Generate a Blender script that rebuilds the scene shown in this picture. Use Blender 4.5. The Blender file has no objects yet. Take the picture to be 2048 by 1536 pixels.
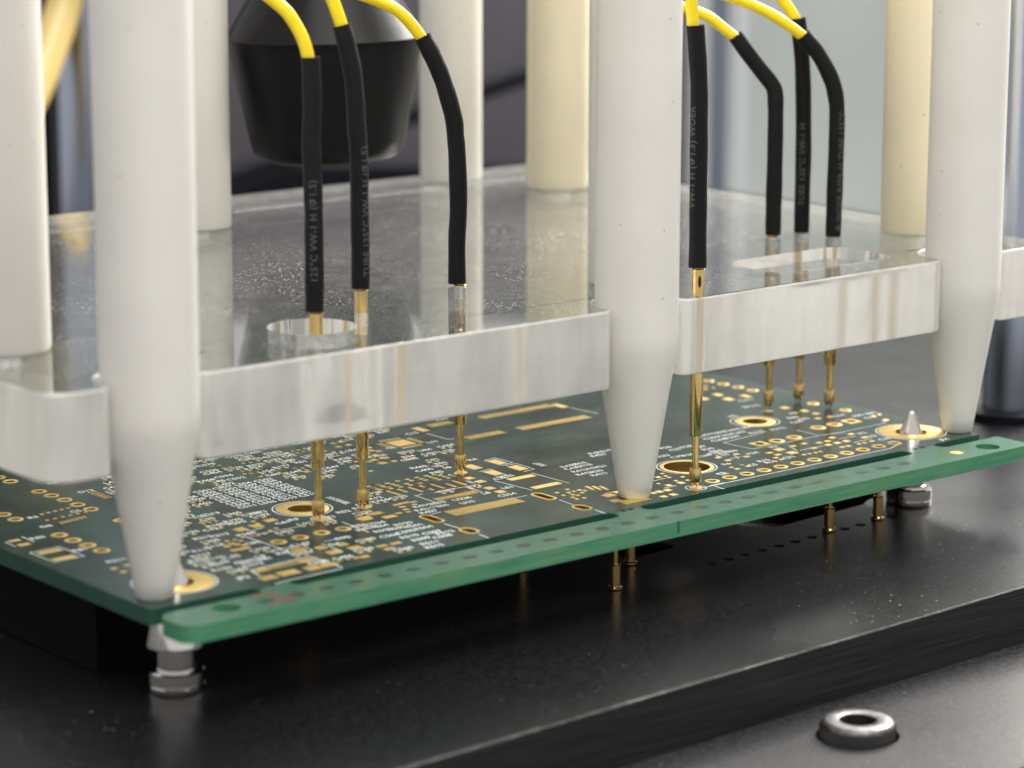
import bpy, bmesh, math, random
from mathutils import Vector, Matrix
random.seed(7)
S = 0.001                      # all coordinates below are millimetres
sc = bpy.context.scene
col = sc.collection

# ------------------------------------------------------------------ camera
cam = bpy.data.cameras.new('camera')
camo = bpy.data.objects.new('camera', cam)
col.objects.link(camo)
cam.sensor_fit = 'HORIZONTAL'
cam.sensor_width = 36.0
cam.lens = 5720.26 / 2048 * 36.0
cam.clip_start = 0.005
cam.clip_end = 20.0
CAMR = Vector((0.77139599, -0.63635282, 0.00182236))
CAMU = Vector((0.13031803, 0.16077515, 0.97834992))
CAMF = Vector((0.62286872, 0.75445772, -0.20694955))
m = Matrix((CAMR, CAMU, -CAMF)).transposed().to_4x4()
m.translation = Vector((-131.068, -210.099, 72.343)) * S
camo.matrix_world = m
cam.dof.use_dof = True
cam.dof.focus_distance = 0.302
cam.dof.aperture_fstop = cam.lens / 3.2
sc.camera = camo

# ------------------------------------------------------------------ world, lamps, exposure
world = bpy.data.worlds.new('World')
sc.world = world
world.use_nodes = True
bgn = world.node_tree.nodes['Background']
bgn.inputs['Color'].default_value = (1.0, 0.985, 0.955, 1)
bgn.inputs['Strength'].default_value = 0.56


def area(name, loc, target, sx, sy, watts, color):
    l = bpy.data.lights.new(name, 'AREA')
    l.shape = 'RECTANGLE'
    l.size, l.size_y = sx * S, sy * S
    l.energy = watts
    l.color = color
    o = bpy.data.objects.new(name, l)
    col.objects.link(o)
    o.location = Vector(loc) * S
    d = (Vector(target) - Vector(loc)).normalized()
    o.rotation_euler = d.to_track_quat('-Z', 'Y').to_euler()
    return o


area('ceiling_lamp', (-60, -420, 900), (60, 30, 0), 900, 500, 7.5, (1.0, 0.97, 0.92))
area('back_right_lamp', (560, 210, 420), (90, 40, 15), 420, 420, 15.0, (1.0, 0.955, 0.88))  # unseen warm rim light, added at back right to brighten right-hand sides
vs = sc.view_settings
sc.display_settings.display_device = 'sRGB'
vs.view_transform = 'Standard'
vs.look = 'None'
vs.exposure = 0.22
vs.gamma = 1.0
vs.use_curve_mapping = False
sc.cycles.use_denoising = True
sc.cycles.max_bounces = 16
sc.cycles.transmission_bounces = 14
sc.cycles.glossy_bounces = 8
sc.cycles.diffuse_bounces = 4
sc.cycles.transparent_max_bounces = 8
sc.cycles.caustics_refractive = True
sc.cycles.caustics_reflective = True
sc.cycles.blur_glossy = 0.6
sc.cycles.sample_clamp_indirect = 6.0

# ------------------------------------------------------------------ measured data (mm on the board plane)
HOLES = [(22.02, 10.82, 0.85, 0.45), (24.64, 10.89, 0.86, 0.45), (27.31, 11.01, 0.86, 0.45), (29.82, 10.89, 0.84, 0.46), (90.13, 11.29, 0.95, 0.5), (92.85, 11.32, 0.95, 0.5), (98.46, 13.08, 0.95, 0.5), (101.12, 13.07, 0.95, 0.5), (106.57, 39.8, 0.72, 0.42), (106.64, 37.28, 0.75, 0.42), (106.76, 34.82, 0.74, 0.42), (106.87, 32.39, 0.74, 0.41), (107.18, 22.46, 0.75, 0.43), (107.54, 17.54, 0.72, 0.43), (14.31, 42.96, 0.83, 0.5), (14.42, 40.66, 0.82, 0.5), (14.52, 38.21, 0.82, 0.5), (14.53, 35.69, 0.81, 0.5), (14.58, 33.22, 0.81, 0.5), (14.18, 48.62, 0.84, 0.5), (14.05, 51.03, 0.84, 0.5), (6.67, 36.92, 0.83, 0.5), (6.65, 34.47, 0.82, 0.49), (6.92, 26.45, 0.86, 0.48), (6.95, 23.92, 0.85, 0.48), (7.06, 21.42, 0.85, 0.48), (7.11, 18.95, 0.84, 0.47), (14.49, 27.65, 0.66, 0.33), (71.61, 2.24, 0.82, 0.46), (74.15, 2.24, 0.82, 0.46), (76.69, 2.24, 0.82, 0.46), (79.23, 2.24, 0.82, 0.46), (81.77, 2.24, 0.82, 0.46), (84.31, 2.24, 0.82, 0.46), (86.85, 2.24, 0.82, 0.46), (89.39, 2.24, 0.82, 0.46), (91.93, 2.24, 0.82, 0.46), (94.47, 2.24, 0.82, 0.46), (97.01, 2.24, 0.82, 0.46), (99.55, 2.24, 0.82, 0.46)]
SQHOLES = [(87.63, 11.46, 0.92, 0.54), (103.8, 12.99, 0.93, 0.56)]
BIGRINGS = [(31.34, 19.94, 2.75, 1.5, 3.05), (73.83, 8.55, 2.98, 2.5, 3.25), (95.11, 19.91, 2.45, 1.4, 2.85), (105.1, 4.9, 3.72, 1.8, 3.95), (6.5, 5.25, 3.72, 1.8, 3.95)]
PADS = [(21.85, 17.03, 1.2, 1.2), (23.84, 17.21, 1.2, 1.2), (26.17, 18.11, 1.3, 1.0), (23.94, 6.47, 1.0, 1.0), (23.95, 4.41, 1.4, 1.2), (26.25, 6.21, 1.1, 1.0), (26.49, 4.4, 1.3, 1.1), (50.87, 41.52, 0.6, 0.6), (51.93, 41.59, 0.6, 0.6), (51.8, 39.85, 0.6, 0.6), (50.36, 39.8, 0.6, 0.6), (33.75, 12.59, 1.3, 1.0), (36.06, 13.72, 1.4, 0.9), (52.08, 35.98, 0.55, 0.55), (52.44, 35.38, 0.55, 0.55), (49.62, 32.33, 0.7, 0.7), (50.91, 32.46, 0.6, 0.6), (49.66, 30.54, 0.7, 0.7), (40.9, 32.5, 0.7, 0.7), (14.94, 3.59, 1.6, 1.2), (20.17, 3.69, 1.8, 1.2), (20.97, 1.08, 1.8, 1.0), (19.14, 1.13, 1.5, 1.3), (16.43, 1.19, 2.2, 1.4), (14.01, 1.03, 1.7, 1.2), (28.91, 3.31, 1.2, 0.6), (28.88, 2.07, 1.2, 0.6), (30.55, 3.25, 1.2, 0.6), (17.24, 12.55, 0.6, 0.6), (18.12, 13.11, 0.6, 0.6), (18.36, 12.56, 0.6, 0.6), (16.95, 11.02, 0.7, 0.7), (17.65, 10.96, 0.7, 0.7), (18.42, 10.99, 0.7, 0.7), (18.67, 11.9, 0.5, 0.5), (25.3, 1.23, 0.9, 0.6), (24.44, 1.44, 0.7, 0.5), (59.37, 23.1, 1.25, 2.1), (59.44, 19.61, 1.25, 2.1), (55.93, 19.55, 1.25, 2.1), (55.92, 23.01, 1.25, 2.1), (52.5, 19.31, 0.95, 0.95), (52.5, 17.43, 1.0, 0.9), (51.46, 14.6, 0.95, 1.0), (51.35, 12.73, 0.95, 1.0), (56.95, 16.06, 3.4, 1.0), (56.78, 11.74, 3.7, 1.0), (40.72, 15.25, 1.3, 0.5), (41.71, 15.0, 0.8, 0.5), (39.63, 15.16, 0.7, 0.5), (39.61, 14.13, 0.7, 0.5), (39.27, 13.03, 0.7, 0.5), (37.8, 12.31, 0.7, 0.5), (38.89, 12.1, 0.6, 0.4), (41.15, 14.06, 0.6, 0.5), (36.05, 13.73, 1.4, 0.9), (36.22, 11.76, 1.5, 0.9), (33.87, 12.8, 1.5, 0.9), (52.5, 35.31, 0.7, 0.6), (51.09, 34.03, 0.6, 0.6), (51.24, 32.31, 0.7, 0.7), (49.73, 32.34, 0.7, 0.7), (49.48, 30.58, 0.8, 0.8), (51.03, 30.5, 0.6, 0.6), (48.8, 31.92, 0.5, 0.5), (59.07, 4.44, 1.3, 1.0), (58.18, 2.31, 1.2, 0.9), (62.68, 40.89, 1.0, 2.2), (83.11, 40.5, 1.0, 2.2), (59.1, 4.39, 1.3, 1.0), (60.77, 4.9, 1.2, 0.8), (59.73, 1.25, 3.4, 1.5), (68.29, 6.99, 0.6, 0.6), (66.75, 3.71, 0.7, 0.7), (68.47, 3.69, 0.75, 0.75), (65.25, 2.23, 0.75, 0.75), (64.15, 2.31, 0.75, 0.75), (63.26, 2.23, 0.6, 0.6), (63.11, 0.5, 0.7, 0.7), (64.45, 0.47, 0.75, 0.75), (66.4, 4.93, 0.35, 0.35), (69.73, 7.95, 0.4, 0.4), (69.27, 6.92, 0.4, 0.4), (68.71, 4.7, 0.4, 0.4), (70.44, 5.52, 0.4, 0.4), (69.81, 4.08, 0.4, 0.4), (69.11, 6.21, 0.4, 0.4), (101.83, 33.16, 0.9, 1.3), (101.14, 30.58, 1.0, 1.4), (103.96, 30.57, 0.9, 1.4), (98.98, 32.61, 0.9, 1.2), (103.01, 22.93, 1.0, 1.1), (103.56, 20.29, 0.8, 0.9), (103.55, 18.4, 0.7, 0.8), (101.86, 16.42, 0.7, 0.7), (103.55, 16.19, 0.6, 0.6), (100.17, 22.97, 1.0, 1.1), (104.1, 37.71, 0.5, 0.5), (102.93, 36.46, 0.5, 0.5), (104.25, 36.48, 0.4, 0.4), (98.98, 8.37, 0.8, 0.6), (96.01, 8.45, 0.75, 0.6), (94.4, 7.57, 0.75, 0.6), (96.01, 6.26, 0.8, 0.7), (99.0, 6.27, 0.9, 0.6), (94.62, 6.28, 0.8, 0.7), (93.13, 6.26, 0.8, 0.7), (93.13, 7.61, 0.8, 0.6), (91.51, 8.37, 0.7, 0.5), (89.73, 8.28, 0.6, 0.5), (90.68, 6.11, 0.7, 0.6), (87.31, 8.06, 1.15, 1.0), (87.34, 6.11, 1.15, 1.0), (85.35, 7.6, 0.8, 0.6), (85.41, 6.36, 0.8, 0.6), (84.23, 5.48, 0.6, 0.5), (84.14, 4.55, 0.5, 0.5), (87.61, 4.58, 0.5, 0.45), (88.5, 4.56, 0.42, 0.42), (89.34, 4.49, 0.42, 0.42), (90.09, 4.48, 0.42, 0.42), (93.56, 4.5, 0.6, 0.5), (94.45, 4.45, 0.6, 0.5), (96.14, 4.43, 0.42, 0.42), (96.95, 4.39, 0.42, 0.42), (98.26, 4.44, 0.6, 0.5), (82.1, 9.46, 0.6, 0.6), (79.45, 9.54, 0.7, 0.6), (79.39, 7.94, 0.7, 0.6), (82.17, 7.92, 0.7, 0.6), (77.42, 5.36, 0.45, 0.45), (77.39, 4.42, 0.6, 0.5), (79.1, 5.44, 0.35, 0.35), (79.12, 4.56, 0.5, 0.5), (107.32, 10.86, 0.7, 0.7), (108.92, 13.37, 0.5, 0.5), (107.82, 13.26, 0.5, 0.5), (2.43, 27.34, 1.2, 0.7), (2.43, 25.5, 1.3, 0.8), (3.04, 21.75, 2.5, 0.95), (2.91, 18.8, 2.4, 0.95), (4.64, 12.67, 0.6, 0.6), (4.67, 11.09, 0.6, 0.6), (6.21, 12.88, 0.6, 0.6)]
SMALL = [(42.07, 23.13, 0.5, 0.42), (43.33, 23.11, 0.5, 0.42), (45.85, 23.08, 0.5, 0.42), (47.11, 23.06, 0.5, 0.42), (48.37, 23.05, 0.5, 0.42), (49.63, 23.03, 0.5, 0.42), (42.07, 22.38, 0.5, 0.42), (43.33, 22.36, 0.5, 0.42), (44.59, 22.34, 0.5, 0.42), (47.11, 22.31, 0.5, 0.42), (48.37, 22.3, 0.5, 0.42), (49.63, 22.28, 0.5, 0.42), (50.89, 22.27, 0.5, 0.42), (42.07, 21.63, 0.5, 0.42), (43.33, 21.61, 0.5, 0.42), (44.59, 21.59, 0.5, 0.42), (45.85, 21.58, 0.5, 0.42), (48.37, 21.55, 0.5, 0.42), (49.63, 21.53, 0.5, 0.42), (50.89, 21.52, 0.5, 0.42), (43.33, 20.86, 0.5, 0.42), (44.59, 20.84, 0.5, 0.42), (45.85, 20.83, 0.5, 0.42), (47.11, 20.81, 0.5, 0.42), (49.63, 20.78, 0.5, 0.42), (50.89, 20.77, 0.5, 0.42), (42.41, 20.07, 0.3, 0.8), (43.75, 19.92, 0.3, 0.8), (45.08, 19.77, 0.3, 0.8), (46.42, 19.62, 0.3, 0.8), (47.75, 19.48, 0.3, 0.8), (50.42, 19.18, 0.3, 0.8), (42.41, 19.27, 0.3, 0.8), (43.75, 19.12, 0.3, 0.8), (45.08, 18.97, 0.3, 0.8), (47.75, 18.68, 0.3, 0.8), (49.09, 18.53, 0.3, 0.8), (50.42, 18.38, 0.3, 0.8), (42.41, 18.47, 0.3, 0.8), (45.08, 18.17, 0.3, 0.8), (46.42, 18.02, 0.3, 0.8), (47.75, 17.88, 0.3, 0.8), (49.09, 17.73, 0.3, 0.8), (50.42, 17.58, 0.3, 0.8), (57.38, 9.06, 0.42, 0.42), (56.57, 7.9, 0.42, 0.42), (56.34, 7.01, 0.42, 0.42), (56.59, 6.46, 0.42, 0.42), (57.36, 7.98, 0.42, 0.42), (57.63, 7.04, 0.42, 0.42), (58.4, 7.5, 0.42, 0.42), (55.47, 5.37, 0.42, 0.42), (56.34, 5.23, 0.42, 0.42), (55.42, 7.4, 0.42, 0.42), (55.62, 8.68, 0.42, 0.42), (55.62, 6.17, 0.42, 0.42), (58.16, 8.06, 0.42, 0.42), (59.72, 8.61, 0.3, 0.6), (59.58, 8.07, 0.3, 0.6), (59.44, 7.53, 0.3, 0.6), (60.3, 8.14, 0.3, 0.6), (60.16, 7.6, 0.3, 0.6), (60.01, 7.06, 0.3, 0.6), (60.88, 7.67, 0.3, 0.6), (60.73, 7.13, 0.3, 0.6), (60.59, 6.6, 0.3, 0.6), (9.73, 34.6, 0.4, 0.35), (10.56, 34.72, 0.4, 0.35), (11.4, 34.84, 0.4, 0.35), (12.23, 34.96, 0.4, 0.35), (13.07, 35.08, 0.4, 0.35), (8.93, 32.17, 0.4, 0.35), (9.86, 32.25, 0.4, 0.35), (10.79, 32.33, 0.4, 0.35), (11.73, 32.42, 0.4, 0.35), (12.67, 32.5, 0.4, 0.35), (13.62, 32.58, 0.4, 0.35), (9.48, 30.34, 0.25, 0.7), (9.98, 30.43, 0.25, 0.7), (10.47, 30.53, 0.25, 0.7), (10.97, 30.62, 0.25, 0.7), (11.47, 30.72, 0.25, 0.7), (11.97, 30.81, 0.25, 0.7), (12.47, 30.91, 0.25, 0.7), (18.42, 39.2, 1.0, 0.2), (18.42, 38.6, 1.0, 0.2), (18.42, 38.0, 1.0, 0.2), (18.42, 37.4, 1.0, 0.2), (18.43, 36.81, 1.0, 0.2), (18.43, 36.21, 1.0, 0.2), (43.39, 40.94, 0.4, 0.3), (44.26, 41.07, 0.4, 0.3), (45.14, 41.19, 0.4, 0.3), (46.02, 41.32, 0.4, 0.3), (46.9, 41.45, 0.4, 0.3), (47.79, 41.58, 0.4, 0.3), (43.41, 40.03, 0.4, 0.3), (44.28, 40.16, 0.4, 0.3), (45.15, 40.28, 0.4, 0.3), (46.03, 40.41, 0.4, 0.3), (46.91, 40.54, 0.4, 0.3), (47.94, 39.04, 0.4, 0.3), (47.36, 37.42, 0.4, 0.3), (48.42, 38.05, 0.4, 0.3), (47.83, 36.44, 0.4, 0.3), (48.89, 37.07, 0.4, 0.3), (40.75, 34.62, 0.4, 0.3), (40.66, 33.77, 0.4, 0.3), (41.4, 34.09, 0.4, 0.3), (41.31, 33.25, 0.4, 0.3), (34.42, 40.9, 0.4, 0.3), (35.24, 40.81, 0.4, 0.3), (34.86, 39.4, 0.4, 0.3), (35.64, 39.34, 0.4, 0.3), (35.7, 37.01, 0.4, 0.3), (35.81, 35.62, 0.4, 0.3), (35.11, 35.79, 0.4, 0.3), (35.87, 33.89, 0.4, 0.3), (38.62, 39.81, 0.4, 0.3), (39.66, 39.84, 0.4, 0.3), (37.79, 39.9, 0.4, 0.3), (44.85, 43.96, 0.4, 0.3), (43.53, 44.13, 0.4, 0.3), (38.35, 34.01, 0.4, 0.3), (38.46, 33.35, 0.4, 0.3), (42.15, 22.35, 0.5, 0.4), (43.3, 23.04, 0.5, 0.4), (43.23, 22.01, 0.5, 0.4), (42.2, 21.23, 0.5, 0.4), (43.46, 21.55, 0.5, 0.4), (44.4, 22.97, 0.5, 0.4), (46.37, 28.51, 0.5, 0.4), (47.65, 32.88, 0.5, 0.4), (20.2, 21.64, 0.35, 0.35), (20.21, 21.09, 0.35, 0.35), (20.98, 21.69, 0.35, 0.35), (20.99, 21.15, 0.35, 0.35), (21.76, 21.75, 0.35, 0.35), (21.77, 21.2, 0.35, 0.35), (24.59, 18.81, 0.4, 0.4), (24.45, 17.93, 0.4, 0.4), (26.22, 19.46, 0.4, 0.4), (22.8, 14.19, 0.4, 0.4), (23.85, 14.78, 0.4, 0.4), (24.8, 15.22, 0.4, 0.4), (21.97, 14.16, 0.4, 0.4), (21.42, 14.37, 0.4, 0.4), (19.4, 13.42, 0.4, 0.4), (18.37, 14.25, 0.4, 0.4), (19.16, 14.08, 0.4, 0.4)]
ROWS = [((72.0, 41.72), (82.29, 40.98), 30, 0.26, 1.35), ((64.68, 41.88), (67.6, 41.45), 9, 0.26, 1.3), ((64.12, 34.41), (69.07, 33.8), 14, 0.3, 1.4), ((71.71, 34.42), (81.76, 33.62), 26, 0.3, 1.5), ((41.86, 9.21), (50.55, 8.66), 20, 0.28, 2.1), ((44.16, 14.42), (49.28, 14.19), 16, 0.3, 1.0), ((16.03, 3.76), (18.94, 3.61), 8, 0.34, 1.2)]
QFN = (56.81, 36.9)
SLOTS = [(53.55, 8.35, 0.9, 2.9), (39.02, 8.48, 0.9, 2.9), (53.61, 2.4, 1.1, 1.9), (39.01, 2.47, 1.1, 1.9)]
DISCS = [(30.46, 15.52, 0.85), (36.68, 16.52, 0.75), (53.35, 21.79, 0.7), (68.25, 1.14, 0.72), (21.69, 6.93, 0.8), (101.38, -5.29, 0.75)]
CONTACTRINGS = [(68.25, 1.14, 1.08), (30.46, 15.52, 1.0), (21.69, 6.93, 1.25)]
TEXTS = [(34.22, 41.82, 'C578', 'x'), (32.7, 38.31, 'C404', 'x'), (32.81, 36.43, 'C594', 'x'), (33.29, 34.76, 'C552', 'x'), (38.84, 43.33, 'C596', 'x'), (39.14, 41.13, 'C544', 'x'), (40.68, 40.76, 'C543', 'x'), (43.26, 40.75, 'C508', 'x'), (43.58, 39.72, 'C42', 'x'), (41.38, 43.47, 'C601', 'x'), (48.11, 44.08, 'C37', 'x'), (37.27, 33.64, 'C80', 'x'), (39.65, 33.24, 'R443', 'x'), (43.94, 32.43, 'C547', 'x'), (42.87, 36.53, 'R51', 'x'), (47.26, 34.84, 'R428', 'x'), (47.62, 37.5, 'R31', 'x'), (49.77, 37.55, 'C18', 'x'), (51.1, 33.6, 'C426', 'x'), (53.62, 44.28, 'R13', 'x'), (53.01, 41.96, 'C14', 'x'), (47.6, 41.13, 'R5', 'x'), (22.81, 23.99, 'C213', 'x'), (21.84, 23.77, 'C214', 'x'), (26.0, 21.39, 'C331', 'x'), (26.87, 21.44, 'R371', 'x'), (22.98, 19.37, 'R270', 'x'), (19.69, 18.79, 'C121', 'x'), (19.01, 16.56, 'R213', 'x'), (17.24, 16.82, 'R215', 'x'), (16.41, 13.52, 'R118', 'x'), (14.67, 13.1, 'R119', 'x'), (26.51, 16.65, 'C61', 'x'), (28.12, 16.92, 'R9', 'x'), (36.19, 21.07, 'R101', 'y'), (36.18, 20.03, 'R102', 'y'), (36.2, 19.23, 'TP1', 'y'), (33.81, 16.3, 'R52', 'x'), (39.7, 18.74, 'R12', 'x'), (31.78, 10.75, 'C30', 'x'), (32.79, 10.66, 'C31', 'x'), (33.81, 10.56, 'C34', 'x'), (31.29, 9.45, 'R60', 'x'), (32.42, 9.5, 'R62', 'x'), (33.43, 9.41, 'R64', 'x'), (27.68, 8.09, 'C92', 'x'), (19.94, 8.58, 'Q14', 'x'), (20.16, 7.27, 'R77', 'x'), (19.87, 12.1, 'C83', 'x'), (12.51, 10.33, 'R142', 'x'), (13.85, 9.69, 'R143', 'x'), (15.32, 9.39, 'R144', 'x'), (12.01, 8.74, 'R145', 'x'), (13.34, 8.1, 'R146', 'x'), (15.49, 7.02, 'C210', 'x'), (16.74, 6.89, 'C211', 'x'), (15.48, 5.7, 'C212', 'x'), (25.81, 6.8, 'D4', 'x'), (17.62, 7.52, 'C9', 'x'), (12.24, 2.47, 'JP2', 'x'), (12.09, 9.78, 'R150', 'x'), (12.27, 7.68, 'R151', 'x'), (12.35, 6.18, 'R152', 'x'), (15.86, 6.71, 'R160', 'x'), (17.16, 6.63, 'R161', 'x'), (15.3, 9.12, 'R163', 'x'), (51.41, 26.67, 'R462', 'x'), (51.01, 25.23, 'C405', 'x'), (53.24, 25.57, 'TB', 'x'), (53.59, 24.52, '10', 'x'), (52.79, 30.1, 'C556', 'x'), (56.8, 32.46, 'U84', 'x'), (59.81, 35.14, 'L11', 'x'), (62.3, 19.38, 'R87', 'y'), (55.04, 17.24, 'C22', 'x'), (56.14, 17.48, 'C25', 'x'), (53.02, 13.69, 'LE1', 'x'), (51.06, 11.31, 'C554', 'x'), (49.83, 13.24, 'L8', 'x'), (46.43, 12.93, 'U226', 'x'), (45.93, 11.43, 'U10', 'x'), (41.34, 13.21, 'R401', 'x'), (42.37, 13.21, 'R402', 'x'), (43.33, 13.13, 'R403', 'x'), (40.73, 11.98, 'R404', 'x'), (41.83, 11.98, 'R405', 'x'), (42.73, 11.94, 'R406', 'x'), (40.49, 10.8, 'R407', 'x'), (70.71, 19.71, 'R418', 'x'), (71.8, 19.64, 'R419', 'x'), (70.0, 18.68, 'R421', 'x'), (64.34, 16.95, 'R417', 'x'), (65.7, 17.01, 'R416', 'x'), (64.0, 15.9, 'C417', 'x'), (65.55, 15.97, 'C418', 'x'), (63.77, 14.55, 'R415', 'x'), (65.08, 14.56, 'C419', 'x'), (63.31, 13.17, 'R414', 'x'), (64.66, 13.22, 'C420', 'x'), (66.36, 14.53, 'C421', 'x'), (64.31, 11.97, 'R413', 'x'), (67.89, 43.53, 'C77', 'x'), (35.92, 7.47, 'R501', 'x'), (33.99, 7.73, 'R502', 'x'), (32.52, 7.95, 'R503', 'x'), (36.26, 6.21, 'R504', 'x'), (33.92, 6.16, 'C505', 'x'), (31.81, 5.94, 'C506', 'x'), (35.78, 4.32, 'C507', 'x'), (35.65, 2.49, 'C508', 'x'), (33.45, 3.01, 'R509', 'x'), (33.16, 4.52, 'R510', 'x'), (33.14, 1.36, 'R511', 'x'), (36.78, 3.51, 'R512', 'x'), (58.01, 25.62, 'R4', 'x'), (32.37, 9.7, 'C70', 'x'), (31.67, 10.93, 'C71', 'x'), (32.79, 0.08, 'R515', 'x'), (57.02, 44.18, 'R40', 'x'), (58.56, 42.51, 'R41', 'x'), (54.52, 35.7, 'C8', 'x'), (60.7, 39.91, 'C15', 'x'), (78.19, 16.72, 'R26', 'x'), (78.47, 15.27, 'C27', 'x'), (80.36, 15.56, 'R28', 'x'), (81.29, 14.5, 'C29', 'x'), (81.39, 13.2, 'R30', 'x'), (75.34, 13.92, 'R33', 'x'), (76.18, 12.64, 'C35', 'x'), (77.81, 12.51, 'R36', 'x'), (78.82, 11.09, 'C38', 'x'), (81.58, 11.84, 'X2', 'x'), (80.61, 11.43, 'R39', 'x'), (81.44, 10.76, 'R44', 'x'), (74.63, 4.08, 'C2', 'x'), (85.71, 18.51, 'C301', 'x'), (87.75, 18.43, 'C302', 'x'), (89.82, 18.36, 'C303', 'x'), (91.9, 18.28, 'C304', 'x'), (85.38, 16.89, 'C305', 'x'), (87.59, 16.98, 'C306', 'x'), (89.64, 16.9, 'C307', 'x'), (85.39, 15.63, 'C308', 'x'), (87.51, 15.79, 'R309', 'x'), (91.36, 15.82, 'R310', 'x'), (94.49, 15.53, 'R312', 'x'), (95.03, 23.63, 'H2', 'x'), (102.34, 28.9, 'C311', 'x'), (99.68, 26.32, 'J3', 'x'), (100.86, 26.05, 'C12', 'x'), (100.03, 18.57, 'R80', 'x'), (100.36, 17.31, 'R82', 'x'), (98.65, 16.71, 'C84', 'x'), (101.7, 20.24, 'R8', 'x'), (106.59, 14.58, 'R90', 'x'), (108.7, 14.56, 'R91', 'x'), (106.89, 13.0, 'C93', 'x'), (100.29, 7.94, 'R2', 'x'), (100.24, 6.08, 'R7', 'x'), (100.17, 4.38, 'C10', 'x'), (83.8, 8.68, 'R34', 'x'), (81.62, 11.05, 'R53', 'x'), (81.44, 12.1, 'R54', 'x'), (80.58, 10.11, 'C55', 'x'), (82.61, 10.85, 'C56', 'x'), (79.96, 4.74, 'C5', 'x'), (82.29, 5.47, 'R15', 'x'), (82.47, 4.45, 'R16', 'x'), (85.4, 4.7, 'C71', 'x'), (74.74, 3.84, 'C2', 'x'), (78.06, 6.86, 'R6', 'x'), (87.7, 9.44, 'R3', 'x'), (104.83, 16.02, 'C94', 'x'), (105.13, -0.08, 'JP4', 'x'), (4.73, 26.9, 'R85', 'x'), (5.55, 20.48, 'R81', 'x'), (7.64, 30.19, 'D8', 'x'), (12.96, 33.4, 'C5', 'x'), (8.38, 34.01, 'R3', 'x'), (18.13, 40.03, 'D13', 'x'), (6.25, 15.08, 'R211', 'x'), (17.31, 45.28, 'C6', 'x'), (27.46, 32.43, 'C501', 'x'), (30.01, 32.43, 'C507', 'x'), (32.56, 32.43, 'L504', 'x'), (35.11, 32.43, 'C503', 'x'), (27.46, 31.41, 'L503', 'x'), (30.01, 31.41, 'C501', 'x'), (32.56, 31.41, 'C507', 'x'), (35.11, 31.41, 'L504', 'x'), (27.46, 30.39, 'R505', 'x'), (30.01, 30.39, 'L503', 'x'), (32.56, 30.39, 'C501', 'x'), (35.11, 30.39, 'C507', 'x'), (27.46, 29.37, 'C521', 'x'), (30.01, 29.37, 'R505', 'x'), (32.56, 29.37, 'L503', 'x'), (35.11, 29.37, 'C501', 'x'), (27.46, 28.35, 'L501', 'x'), (30.01, 28.35, 'C521', 'x'), (32.56, 28.35, 'R505', 'x'), (35.11, 28.35, 'L503', 'x'), (27.46, 27.33, 'C512', 'x'), (30.01, 27.33, 'L501', 'x'), (32.56, 27.33, 'C521', 'x'), (35.11, 27.33, 'R505', 'x'), (27.46, 26.31, 'C519', 'x'), (30.01, 26.31, 'C512', 'x'), (32.56, 26.31, 'L501', 'x'), (35.11, 26.31, 'C521', 'x'), (27.46, 25.29, 'L506', 'x'), (30.01, 25.29, 'C519', 'x'), (32.56, 25.29, 'C512', 'x'), (35.11, 25.29, 'L501', 'x'), (27.46, 24.27, 'C511', 'x'), (30.01, 24.27, 'L506', 'x'), (32.56, 24.27, 'C519', 'x'), (35.11, 24.27, 'C512', 'x')]
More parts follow.
